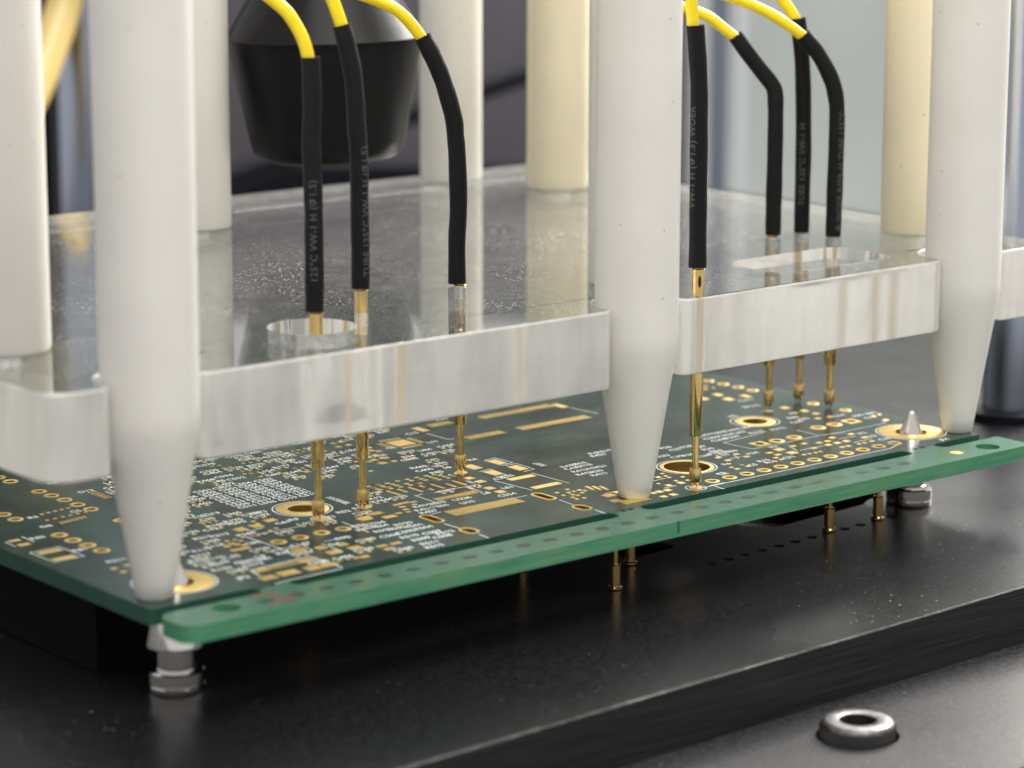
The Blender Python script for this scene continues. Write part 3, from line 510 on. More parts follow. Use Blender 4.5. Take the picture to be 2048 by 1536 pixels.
def tube(mb, path, rad, n=20, mi=0, cap=True, wob=0.0, inner=None):
    fr = frames(path)
    vs, fs = [], []
    ph = random.random() * 6
    for i, (p, (t, r, f)) in enumerate(zip(path, fr)):
        rr = rad(i / (len(path) - 1)) if callable(rad) else rad
        rr *= 1 + wob * (math.sin(i * 0.9 + ph) * 0.5 + math.sin(i * 0.37 + ph * 2) * 0.5)
        for k in range(n):
            a = 2 * math.pi * k / n
            vs.append(p + (f * math.cos(a) + r * math.sin(a)) * rr)
    for i in range(len(path) - 1):
        for k in range(n):
            j = (k + 1) % n
            fs.append((i * n + k, i * n + j, (i + 1) * n + j, (i + 1) * n + k))
    if cap:
        fs.append(list(range(n))[::-1])
        fs.append([(len(path) - 1) * n + k for k in range(n)])
    mb.add(vs, fs, mi, True)


def text_flat(s, size, spacing=1.0):
    """(verts, faces, width) of a flat string lying on XY, from the built-in font."""
    cu = bpy.data.curves.new('txt', 'FONT')
    cu.body = s
    cu.size = size
    cu.resolution_u = 2
    cu.space_character = spacing
    cu.offset = size * 0.022
    o = bpy.data.objects.new('txt', cu)
    col.objects.link(o)
    dg = bpy.context.evaluated_depsgraph_get()
    me = bpy.data.meshes.new_from_object(o.evaluated_get(dg))
    vs = [tuple(v.co) for v in me.vertices]
    fs = [tuple(p.vertices) for p in me.polygons]
    bpy.data.objects.remove(o)
    bpy.data.curves.remove(cu)
    bpy.data.meshes.remove(me)
    w = max([v[0] for v in vs], default=0)
    return vs, fs, w


def rrect(x0, x1, y0, y1, r, n=6):
    o = []
    for cx, cy, a0 in ((x1 - r, y1 - r, 0), (x0 + r, y1 - r, 90), (x0 + r, y0 + r, 180), (x1 - r, y0 + r, 270)):
        for i in range(n + 1):
            a = math.radians(a0 + 90 * i / n)
            o.append((cx + r * math.cos(a), cy + r * math.sin(a)))
    return o


def circ(x, y, r, n=24):
    return [(x + r * math.cos(2 * math.pi * i / n), y + r * math.sin(2 * math.pi * i / n)) for i in range(n)]


def stad(x, y, w, h, n=8):
    r = w / 2
    return rrect(x - w / 2, x + w / 2, y - h / 2, y + h / 2, r * 0.999, n)


def slab(loops, z0, z1, name):
    """Flat plate with holes: filled 2D curve, extruded; returns a watertight mesh (mm)."""
    cu = bpy.data.curves.new('slab', 'CURVE')
    cu.dimensions = '2D'
    cu.fill_mode = 'BOTH'
    cu.extrude = (z1 - z0) / 2
    for lp in loops:
        sp = cu.splines.new('POLY')
        sp.points.add(len(lp) - 1)
        for pt, (x, y) in zip(sp.points, lp):
            pt.co = (x, y, 0, 1)
        sp.use_cyclic_u = True
    o = bpy.data.objects.new('slab', cu)
    col.objects.link(o)
    dg = bpy.context.evaluated_depsgraph_get()
    me = bpy.data.meshes.new_from_object(o.evaluated_get(dg))
    bpy.data.objects.remove(o)
    bm = bmesh.new()
    bm.from_mesh(me)
    bmesh.ops.remove_doubles(bm, verts=bm.verts, dist=1e-4)
    bmesh.ops.recalc_face_normals(bm, faces=bm.faces)
    for v in bm.verts:
        v.co.z += (z0 + z1) / 2
    bm.to_mesh(me)
    bm.free()
    me.name = name
    return me


def finish(me, side_index=1, tiltfn=None, off=(0, 0, 0)):
    for p in me.polygons:
        p.material_index = 0 if abs(p.normal.z) > 0.7 else side_index
        p.use_smooth = p.material_index != 0
    for v in me.vertices:
        x, y, z = v.co
        if tiltfn:
            z = tiltfn(x, y, z)
        v.co = ((x - off[0]) * S, (y - off[1]) * S, (z - off[2]) * S)
    me.set_sharp_from_angle(angle=0.6)
    me.update()


def base_z(x):
    return -10.43 + 0.0196 * x


# ------------------------------------------------------------------ setting: base plates
tl = lambda x, y, z: base_z(x) + z
holes = [circ(h[0], h[1] + 0.05, 0.62, 14) for i, h in enumerate(HOLES[28:40]) if i not in (7, 10)]
pock = [[(84.5, 11.5), (86.0, 8.6), (87.6, 7.9), (101.0, 8.1), (102.6, 9.0), (105.5, 9.4), (107.0, 11.2), (107.0, 36), (84.5, 36)],
        rrect(66.6, 73.5, 9.4, 34, 1.0, 3)]
LP = [(-150, -25.4), (250, -25.4), (250, 200), (60, 265), (-150, 190)]
me = slab([LP] + holes + pock, -6.0, 0.0, 'base_plate')
finish(me, 1, tl)
bp_o = tag(link('base_plate', me, ['base', 'base_side']), None, None, None, 'structure')
mb = MB()
for i in range(80):
    x0, x1 = -150 + i * 5, -145 + i * 5
    w = 0.05 + 0.06 * random.random()
    d = 0.04 + 0.05 * random.random()
    z0, z1 = base_z(x0), base_z(x1)
    mb.add([(x0, -25.43, z0 - d), (x1, -25.43, z1 - d), (x1, -25.4 + w, z1 + 0.02), (x0, -25.4 + w, z0 + 0.02), (x0, -25.4, z0 - 0.16), (x1, -25.4, z1 - 0.16)],
           [(0, 1, 2, 3), (4, 5, 1, 0)], 0)
mb.build('worn_edge', 'bare_edge', (0, 0, 0), bp_o)
tl6 = lambda x, y, z: base_z(x) + z - 6.0
SX, SY = SCREW[0], SCREW[1]
me = slab([[(-150, -49.5), (250, -49.5), (250, 220), (-150, 220)], circ(SX, SY, 3.95, 40)], -8.0, -0.02, 'lower_plate')
finish(me, 1, tl6)
lo_o = tag(link('lower_plate', me, ['base_low', 'base_side']), None, None, None, 'structure')
mb = MB()
zz = base_z(60) - 6
mb.add([(-150, -49.52, base_z(-150) - 6.35), (250, -49.52, base_z(250) - 6.35), (250, -49.3, base_z(250) - 5.99), (-150, -49.3, base_z(-150) - 5.99)], [(0, 1, 2, 3)])
mb.build('worn_edge', 'bare_edge', (0, 0, 0), lo_o)

# socket head screw sunk in the lower plate
zs = base_z(SX) - 6.55
t = empty('socket_screw', (SX, SY, zs - 1.0), 'dark grey steel socket head screw sunk in the lower black plate', 'screw')
mb = MB()
n = 60
for kk, (r0, z0, r1, z1) in enumerate([(3.55, -1.0, 3.55, 1.55), ]):
    vs, fs = [], []
    for z in (z0, z1):
        for i in range(2 * n):
            a = math.pi * i / n
            rr = r0 + (0.07 if i % 2 else -0.05)
            vs.append((rr * math.cos(a), rr * math.sin(a), z))
    for i in range(2 * n):
        j = (i + 1) % (2 * n)
        fs.append((i, j, 2 * n + j, 2 * n + i))
    mb.add(vs, fs, 0, False)
mb.build('knurled_side', 'oxide_dark', (SX, SY, zs), t)
mb = MB()
mb.lathe([(3.5, 1.5), (3.46, 1.75), (3.25, 2.0), (2.95, 2.12), (2.0, 2.14), (1.78, 2.05), (1.72, 1.8)], 48)
mb.build('head', 'oxide', (SX, SY, zs), t, 0.8)
mb = MB()
hx = [(1.74 * math.cos(math.pi * i / 3 + .3), 1.74 * math.sin(math.pi * i / 3 + .3)) for i in range(6)]
mb.add([(x, y, 2.0) for x, y in hx] + [(x, y, 0.2) for x, y in hx], [(i, (i + 1) % 6, 6 + (i + 1) % 6, 6 + i)[::-1] for i in range(6)] + [tuple(range(6, 12))])
mb.build('hex_socket', 'hole_dark', (SX, SY, zs), t)

# black support block under the board's left side
t = tag(link('support_block', None, None, (12, 30, base_z(12))), 'black support block standing under the left side of the circuit board', 'block')
mb = MB()
mb.box(3.3, 14.0, 14.0, 60.0, base_z(8), -3.2)
o = mb.build('body', 'block', (0, 0, 0), t)
mb = MB()
mb.box(3.9, 13.4, 14.6, 59.4, -3.2, -1.65)
mb.build('rest_pad', 'rubber', (0, 0, 0), t)

# ------------------------------------------------------------------ circuit board
BO = (55.0, 36.0, -1.6)
board = empty('circuit_board', BO, 'green circuit board with bare gold pads under the clear acrylic plate', 'circuit board')
YS0, YS1 = -2.75, -0.85          # routed slot between board and break-away rail
RE, BE = -7.83, 82.0
main = [(0.0, BE), (0.0, YS1 + 0.4), (0.35, YS1), (10.2, YS1)]


def tab_l(x):      # slot end seen from the left (slot closes at x)
    return [(x + 0.95 * math.sin(math.pi * i / 8), YS1 - 0.95 + 0.95 * math.cos(math.pi * i / 8)) for i in range(9)]


outer = [(0.0, BE), (0.0, YS1 + 0.45), (0.4, YS1)]
outer += tab_l(10.2)                                                       # left open slot
outer += [(0.9, YS0)] + [(-0.7 + 1.6 - 1.6 * math.sin(math.pi / 2 * i / 5), YS0 - 1.6 + 1.6 * math.cos(math.pi / 2 * i / 5)) for i in range(1, 6)]
outer += [(-0.7, RE + 1.6)] + [(0.9 - 1.6 * math.cos(math.pi / 2 * i / 5), RE + 1.6 - 1.6 * math.sin(math.pi / 2 * i / 5)) for i in range(1, 6)]
outer += [(111.0, RE), (111.0, YS0)]
outer += [(103.0 - 0.95 * math.sin(math.pi * i / 8), YS0 + 0.95 - 0.95 * math.cos(math.pi * i / 8)) for i in range(9)]   # right open slot
outer += [(110.2, YS1), (110.2, BE)]
loops = [outer]
for x0, x1 in ((14.6, 54.6), (58.2, 97.6)):
    loops.append(rrect(x0, x1, YS0, YS1, 0.949, 6))
for x, y, ro, ri in HOLES:
    loops.append(circ(x, y, ri + 0.03, 16))
for x, y, ro, ri in SQHOLES:
    loops.append(circ(x, y, ri + 0.03, 16))
for x, y, ro, ri, rs in BIGRINGS:
    loops.append(circ(x, y, ri + 0.03, 32))
for x, y, w, h in SLOTS:
    loops.append(stad(x, y, w + 0.06, h + 0.06, 6))
for x, y, r in RAILHOLES:
    loops.append(circ(x, y, r, 28))
for x in (99.1, 100.3, 56.0, 57.0, 11.7, 13.0):
    loops.append(circ(x, YS1 - 0.35, 0.33, 12))
m2h = [(69.0, 46.5), ]
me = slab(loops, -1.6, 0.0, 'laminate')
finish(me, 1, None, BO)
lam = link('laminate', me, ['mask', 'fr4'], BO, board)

T0 = 0.035


def child(mb, name, mats, par=None):
    return mb.build(name, mats, BO, par or board)


def shift(mb):
    mb.v = [(x - BO[0], y - BO[1], z - BO[2]) for x, y, z in mb.v]
    return mb


# plated holes: alike ones share mesh data
ring_cache = {}


def ring_mesh(ro, ri, n, depth=1.63, inner_mat=1):
    key = (round(ro, 2), round(ri, 2), n)
    if key not in ring_cache:
        mb = MB()
        mb.lathe([(ro, 0.0), (ro, T0 - .005), (ro - .01, T0), (ri + .02, T0), (ri, T0 - .02)], n, mi=0)
        mb.lathe([(ri, T0 - .02), (ri, -depth)], n, mi=1)
        ring_cache[key] = mb.mesh('plated_hole')
        for k in ('gold', 'gold_wall'):
            ring_cache[key].materials.append(M[k])
    return ring_cache[key]


for x, y, ro, ri in HOLES:
    link('plated_hole', ring_mesh(ro, ri, 24), None, (x, y, 0), board)
for x, y, ro, ri, rs in BIGRINGS:
    link('mounting_ring', ring_mesh(ro, ri, 48), None, (x, y, 0), board)
for x, y, ro, ri in SQHOLES:
    mb = MB()
    q = ro
    outl = [(q, -q), (q, q), (-q, q), (-q, -q)]
    nn = 24
    inn = circ(0, 0, ri, nn)
    vs = [(a, b2, T0) for a, b2 in inn]
    oo = []
    for i in range(nn):
        a = 2 * math.pi * i / nn
        k = q / max(abs(math.cos(a)), abs(math.sin(a)))
        oo.append((k * math.cos(a), k * math.sin(a), T0))
    mb.add(vs + oo, [(i, nn + i, nn + (i + 1) % nn, (i + 1) % nn) for i in range(nn)], 0)
    mb.add(oo + [(a, b2, 0) for a, b2, c in oo], [(i, nn + i, nn + (i + 1) % nn, (i + 1) % nn) for i in range(nn)], 0)
    mb.lathe([(ri, T0), (ri, -1.63)], nn, mi=1)
    mb.build('square_plated_hole', ['gold', 'gold_wall'], (x, y, 0), board)
for x, y, w, h in SLOTS:
    mb = MB()
    a, b2 = stad(0, 0, w + .5, h + .5, 8), stad(0, 0, w, h, 8)
    k = len(a)
    mb.add([(p[0], p[1], T0) for p in a] + [(p[0], p[1], T0) for p in b2], [(i, (i + 1) % k, k + (i + 1) % k, k + i) for i in range(k)], 0)
    mb.add([(p[0], p[1], T0) for p in b2] + [(p[0], p[1], -1.63) for p in b2], [(i, (i + 1) % k, k + (i + 1) % k, k + i) for i in range(k)], 1)
    mb.add([(p[0], p[1], T0) for p in a] + [(p[0], p[1], 0) for p in a], [(i, (i + 1) % k, k + (i + 1) % k, k + i) for i in range(k)], 0)
    mb.build('plated_slot', ['gold', 'gold_wall'], (x, y, 0), board)

# solder pads (one shared unit mesh, scaled)
mb = MB()
mb.box(-.5, .5, -.5, .5, 0.0, T0)
unit = mb.mesh('pad')
unit.materials.append(M['gold'])
for x, y, sx, sy in PADS:
    o = link('pad', unit, None, (x, y, 0), board)
    o.scale = (sx, sy, 1)
o = link('pad', unit, None, (QFN[0], QFN[1], 0), board)
o.scale = (2.5, 2.5, 1)
for (a, c, n, sx, sy) in ROWS:
    mb = MB()
    for i in range(n):
        x = a[0] + (c[0] - a[0]) * i / (n - 1)
        y = a[1] + (c[1] - a[1]) * i / (n - 1)
        y = (a[1] + c[1]) / 2
        sx = min(sx, 0.5 * abs(c[0] - a[0]) / (n - 1))
        mb.box(x - sx / 2, x + sx / 2, y - sy / 2, y + sy / 2, 0, T0)
    child(shift(mb), 'contact_row', 'gold')
mb = MB()
for s in (-1, 1):
    for i in range(6):
        u = (i - 2.5) * 0.48
        mb.box(QFN[0] + u - .1, QFN[0] + u + .1, QFN[1] + s * 2.05 - .35, QFN[1] + s * 2.05 + .35, 0, T0)
        mb.box(QFN[0] + s * 2.05 - .35, QFN[0] + s * 2.05 + .35, QFN[1] + u - .1, QFN[1] + u + .1, 0, T0)
child(shift(mb), 'contact_row', 'gold')
for x, y, r in DISCS:
    mb = MB()
    mb.lathe([(r, 0), (r, T0), (0, T0)], 28)
    mb.build('test_pad', 'gold', (x, y, 0), board)

# silkscreen: lettering and outlines (flat print)
mb = MB()
cache = {}
rt = random.Random(21)
fill = 0
for _ in range(4000):
    x, y = rt.uniform(6, 60), rt.uniform(0.8, 44)
    if any(abs(x - a[0]) < 1.9 and abs(y - a[1]) < 0.95 for a in TEXTS):
        continue
    if any(abs(x - a[0]) < 1.3 + a[2] * .6 and abs(y - a[1]) < .45 + a[3] * .55 for a in PADS + SMALL) or any(math.hypot(x - a[0], y - a[1]) < a[2] + 1.4 for a in HOLES) or any(math.hypot(x - a[0], y - a[1]) < a[4] + 1.4 for a in BIGRINGS):
        continue
    if any(min(a[0], c[0]) - 1.5 < x < max(a[0], c[0]) + 1.5 and abs(y - a[1]) < 1.8 for a, c, n, sx, sy in ROWS) or abs(x - QFN[0]) < 4 and abs(y - QFN[1]) < 3.4:
        continue
    if x < 0.42 * y + 4.5 + (6 if y < 8 else 0):
        continue
    if 36 < x < 60 and y < 14 or 32 < x < 50 and 21 < y < 29 or x > 55 and y < 30:
        continue
    TEXTS.append((round(x, 2), round(y, 2), rt.choice('CRRCCL') + str(rt.randint(12, 598)), 'x'))
    SMALL.append((round(x - 0.9, 2), round(y - 0.75, 2), .45, .35))
    SMALL.append((round(x + 0.1, 2), round(y - 0.75, 2), .45, .35))
    fill += 1
    if fill > 110:
        break
for x, y, s, d in TEXTS:
    if s not in cache:
        cache[s] = text_flat(s, 1.06, 1.0)
    vs, fs, w = cache[s]
    jit = random.uniform(-.05, .05)
    o2 = []
    for a, b2, c in vs:
        a, b2 = a - w / 2, b2 - .33
        if d == 'y':
            a, b2 = -b2, a
        o2.append((x + a, y + b2 + jit, 0.014))
    mb.add(o2, fs)
tag(child(shift(mb), 'silkscreen_lettering', 'silk'), kind='stuff')


mb = MB()
for x, y, sx, sy in SMALL:
    mb.box(x - sx / 2, x + sx / 2, y - sy / 2, y + sy / 2, 0, T0)
tag(child(shift(mb), 'small_pads', 'gold'), kind='stuff')


def stroke(mb, pl, w=0.13, z=0.012):
    for a, c in zip(pl, pl[1:]):
        a, c = Vector((*a, 0)), Vector((*c, 0))
        d = (c - a)
        if d.length < 1e-6:
            continue
        d.normalize()
        nrm = Vector((-d.y, d.x, 0)) * w / 2
        a, c = a - d * w / 2, c + d * w / 2
        mb.add([(q.x, q.y, z) for q in (a - nrm, c - nrm, c + nrm, a + nrm)], [(0, 1, 2, 3)])


mb = MB()
for pl in LINES:
    stroke(mb, pl)
def annulus(mb, x, y, r, w, z, n=48):
    a, b2 = circ(x, y, r + w / 2, n), circ(x, y, r - w / 2, n)
    mb.add([(p[0], p[1], z) for p in a] + [(p[0], p[1], z) for p in b2], [(i, (i + 1) % n, n + (i + 1) % n, n + i) for i in range(n)])
for x, y, ro, ri, rs in BIGRINGS:
    annulus(mb, x, y, rs, 0.14, 0.012)
for x, y, r in CONTACTRINGS:
    annulus(mb, x, y, r, 0.12, 0.012, 32)
tag(child(shift(mb), 'silkscreen_outlines', 'silk'), kind='stuff')

# traces under the solder mask, seen as faint raised darker lines
mb = MB()
rt = random.Random(5)
for k in range(30):
    y = rt.uniform(16, 46)
    x = rt.uniform(36, 70)
    pl = [(x, y)]
    for j in range(rt.randint(2, 4)):
        L = rt.uniform(4, 14)
        x += L
        pl.append((x, y))
        if rt.random() < .8:
            h = rt.choice((-1, 1)) * rt.uniform(.6, 2.4)
            x += abs(h)
            y += h
            pl.append((x, y))
    pl = [q for q in pl if q[0] < 108 and 15 < q[1] < 60]
    for dy in (0, .45, .9)[:rt.randint(1, 3)]:
        stroke(mb, [(a, b2 + dy) for a, b2 in pl], 0.16, 0.005 + 0.0001 * k)
tag(child(shift(mb), 'copper_traces', 'trace'), kind='stuff')

# dark reflections on the rail drawn as flat discs; other rail marks
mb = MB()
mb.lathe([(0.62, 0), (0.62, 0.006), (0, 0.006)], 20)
dm = mb.mesh('reflection_spot')
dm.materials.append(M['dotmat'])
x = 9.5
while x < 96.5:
    o = link('reflection_spot', dm, None, (x, -5.15, 0), board)
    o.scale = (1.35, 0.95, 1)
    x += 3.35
mb = MB()
for i, (x, y) in enumerate(STAIN):
    for k in range(3):
        r = random.uniform(.35, .6)
        cx, cy = x + random.uniform(-.4, .4), y + random.uniform(-.3, .3)
        pts = [(cx + r * random.uniform(.7, 1.2) * math.cos(a), cy + .7 * r * random.uniform(.7, 1.2) * math.sin(a), .004 + .0007 * (3 * i + k)) for a in [j * math.pi / 5 for j in range(10)]]
        mb.add(pts, [tuple(range(10))])
child(shift(mb), 'rust_mark', 'stain')
mb = MB()
mb.box(57.35, 57.6, RE - .02, RE + .25, -1.15, 0.004)
child(shift(mb), 'edge_tick', 'edge_mark')
for q in ((61.6, 39.2), (85.3, 37.3)):
    mb = MB()
    mb.lathe([(.5, 0), (.5, .008), (0, .008)], 20)
    mb.build('drill_hole', 'hole_dark', (q[0], q[1], 0), board)

# ------------------------------------------------------------------ acrylic plate
ZT, ZB = 20.3, 12.3
AX0, AX1, AY0, AY1 = -8.9, 123.6, 0.55, 91.6


def arc(cx, cy, r, a0, a1, n=6):
    return [(cx + r * math.cos(math.radians(a0 + (a1 - a0) * i / n)), cy + r * math.sin(math.radians(a0 + (a1 - a0) * i / n))) for i in range(n + 1)]


def notch(x0, x1, depth):
    """U notch open to the front, rounded mouth corners, from left to right."""
    rm = 1.2
    rb = (x1 - x0) / 2 - 0.01
    pts = arc(x0 - rm, AY0 + rm, rm, -90, 0)
    pts += [(x0, AY0 + depth - rb)] + arc((x0 + x1) / 2, AY0 + depth - rb, rb, 180, 0, 14)[1:-1] + [(x1, AY0 + depth - rb)]
    pts += arc(x1 + rm, AY0 + rm, rm, 180, 270)
    return pts


outline = arc(AX0 + 3, AY0 + 3, 3, 180, 270)
outline += notch(-2.35, 7.15, 6.6) + notch(56.2, 65.65, 6.6) + notch(105.0, 114.6, 6.6)
outline += arc(AX1 - 3, AY0 + 3, 3, 270, 360) + arc(AX1 - 4, AY1 - 4, 4, 0, 90) + arc(AX0 + 4, AY1 - 4, 4, 90, 180)
PB = {k: Vector(v['base']) for k, v in PROBES.items()}
aloops = [outline]
for k in 'BCDEFG':
    aloops.append(circ(PB[k].x, PB[k].y, 0.70, 20))
REAR = [(-1.4, 21.1), (53.5, 72.3), (102.5, 85.6), (108.9, 71.3), (68.2, 12.0), (117.8, 16.6)]
for x, y in REAR:
    aloops.append(circ(x, y, 1.6, 20))
aloops.append(circ(PB['A'].x - 2.3, PB['A'].y - 2.6, 4.4, 48))
me = slab(aloops, ZB, ZT, 'acrylic_plate')
# milled relief on the upper face near the right probes
cut = slab([rrect(84.4, 102.8, 5.6, 15.0, 2.2, 8)], ZT - 1.3, ZT + 2, 'cut')
oa = bpy.data.objects.new('a', me)
ob = bpy.data.objects.new('b', cut)
col.objects.link(oa)
col.objects.link(ob)
md = oa.modifiers.new('b', 'BOOLEAN')
md.operation = 'DIFFERENCE'
md.solver = 'EXACT'
md.object = ob
dg = bpy.context.evaluated_depsgraph_get()
me2 = bpy.data.meshes.new_from_object(oa.evaluated_get(dg))
bpy.data.objects.remove(oa)
bpy.data.objects.remove(ob)
me2.name = 'acrylic_plate'
AO = (57, 46, ZB)
me2.materials.clear()
finish(me2, 1, None, AO)
inner = [(x, y, 1.75) for x, y in REAR] + [(PB[k].x, PB[k].y, 0.85) for k in 'BCDEFG'] + [(PB['A'].x - 2.3, PB['A'].y - 2.6, 4.55)]
for p in me2.polygons:
    if p.material_index == 1:
        cx, cy = p.center.x / S + AO[0], p.center.y / S + AO[1]
        if any(math.hypot(cx - a, cy - b_) < r for a, b_, r in inner) or (84 < cx < 103.6 and 5.4 < cy < 15.4):
            p.material_index = 2
bm = bmesh.new()
bm.from_mesh(me2)
ed = [e for e in bm.edges if len(e.link_faces) == 2 and {f.material_index for f in e.link_faces} == {0, 1} and all(abs(v.co.z) < 1e-6 or abs(v.co.z - (ZT - ZB) * S) < 1e-6 for v in e.verts)]
bmesh.ops.bevel(bm, geom=ed, offset=0.22 * S, segments=2, affect='EDGES', profile=0.5, material=1)
bm.to_mesh(me2)
bm.free()
me2.update()
plate = link('acrylic_plate', me2, ['acrylic', 'frost', 'drilled'], AO)
tag(plate, 'thick clear acrylic plate with milky sawn edges above the circuit board', 'plate')

# ------------------------------------------------------------------ white posts
def post_front(x, y, r, label):
    mb = MB()
    h = 16.2
    r0 = 1.66
    mb.lathe([(0, 0), (r0 - .14, 0), (r0, .14)] + [(r0 + (r - r0) * q, h * q) for q in (.1, .25, .5, .75, .95)] + [(r - .085, h - .4), (r - .03, h + .1), (r, h + .7), (r, h + 1.4), (r, 40), (r, 94), (0, 95)], 64)
    o = mb.build('tapered_post', 'post_white', (x, y, 0.02), None, 0.9)
    tag(o, label, 'post', 'white posts')


post_front(2.45, 2.2, 4.42, 'tapered white post at the front left corner of the circuit board')
post_front(60.9, 2.55, 4.30, 'middle tapered white post whose tip touches a gold pad')
post_front(109.6, 2.0, 4.25, 'tapered white post at the right end of the board by the steel pin')


def post_rear(x, y, r, mk, label):
    t = empty('round_post', (x, y, ZT), label, 'post', 'white posts')
    mb = MB()
    mb.lathe([(0, 0.02), (r - .35, .02), (r - .1, .12), (r, .4), (r, 30), (r, 75), (0, 75)], 48)
    mb.build('shaft', mk, (x, y, ZT), t, 0.9)
    mb = MB()
    mb.lathe([(0, -7.6), (1.3, -7.6), (1.45, -7.3), (1.45, .02)], 24)
    mb.build('screw_stud', 'steel', (x, y, ZT), t, 0.9)


LB = ['thick cream post at the left border standing on the acrylic plate',
      'pale post partly hidden behind the front left post',
      'cream post behind the right side of the black rubber foot',
      'yellowish cream post just left of the middle tapered post',
      'pale post almost hidden behind the middle tapered post',
      'cream post just left of the front right post, on the plate']
RADS = [4.35, 4.2, 4.1, 4.05, 4.25, 4.25]
for (x, y), lb, rd, mk in zip(REAR, LB, RADS, ['post_white', 'post_white', 'post_white', 'post_cream', 'post_white', 'post_cream']):
    post_rear(x, y, rd, mk, lb)

# ------------------------------------------------------------------ spring test probes with wires
SLEEVE_TXT = {'A': ('125\u00b0C VW-1 H (\u03a61.5)', 0.12, 0.02), 'B': ('TUBE 125\u00b0C VW-1 H (\u03a61.5)', 0.05, 0.75), 'C': ('', 0, 0),
              'D': ('VW-1 H (\u03a61.5) WOER', 0.25, -0.85), 'E': ('', 0, 0), 'F': ('TUBE 125\u00b0C VW-1 H', 0.13, -0.25), 'G': ('\u00ae WOER RSFR-H TUBE 125\u00b0C', 0.03, 0.55)}
PLAB = {'A': 'gold test probe in the large round plate hole, leftmost black sleeve',
        'B': 'gold test probe second from left, black sleeve in front of rubber foot',
        'C': 'gold test probe whose black sleeve bends left in front of cream post',
        'D': 'gold test probe beside the middle tapered post, long bare barrel',
        'E': 'right group test probe with the sharply kinked black sleeve',
        'F': 'right group test probe with the straight upright black sleeve',
        'G': 'right group test probe nearest the front right post, curved sleeve'}
BARREL = {'A': 5.4, 'B': 5.3, 'C': 5.4, 'D': 5.6, 'E': 5.1, 'F': 5.2, 'G': 5.2}


def wrap_text(mb, path, rad, s, start, ang, size):
    vs, fs, w = text_flat(s, size, 1.08)
    bm = bmesh.new()
    bv = [bm.verts.new(q) for q in vs]
    for q in fs:
        try:
            bm.faces.new([bv[k] for k in q])
        except ValueError:
            pass
    for lim in (.6, .3, .16):
        bmesh.ops.triangulate(bm, faces=bm.faces[:])
        bmesh.ops.subdivide_edges(bm, edges=[e for e in bm.edges if e.calc_length() > lim], cuts=1)
    bmesh.ops.triangulate(bm, faces=bm.faces[:])
    bm.verts.index_update()
    vs = [tuple(q.co) for q in bm.verts]
    fs = [tuple(k.index for k in q.verts) for q in bm.faces]
    bm.free()
    L = [0]
    for a, c in zip(path, path[1:]):
        L.append(L[-1] + (c - a).length)
    fr = frames(path)
    o2 = []
    for a, b2, c in vs:
        d = min(start * L[-1] + a, L[-1] - 1e-3)
        i = max(k for k in range(len(L)) if L[k] <= d)
        i = min(i, len(path) - 2)
        tt = (d - L[i]) / (L[i + 1] - L[i])
        p = path[i].lerp(path[i + 1], tt)
        t, r, f = fr[i]
        th = ang - (b2 - size * .35) / rad            # letter tops point to the left, text climbs
        o2.append(p + (r * math.sin(th) + f * math.cos(th)) * (rad * 1.006 + 0.012))
    # drop strings past the end of the sleeve
    keep = [q for q in fs if max(vs[k][0] for k in q) + start * L[-1] < L[-1] - 0.2]
    mb.add(o2, keep)


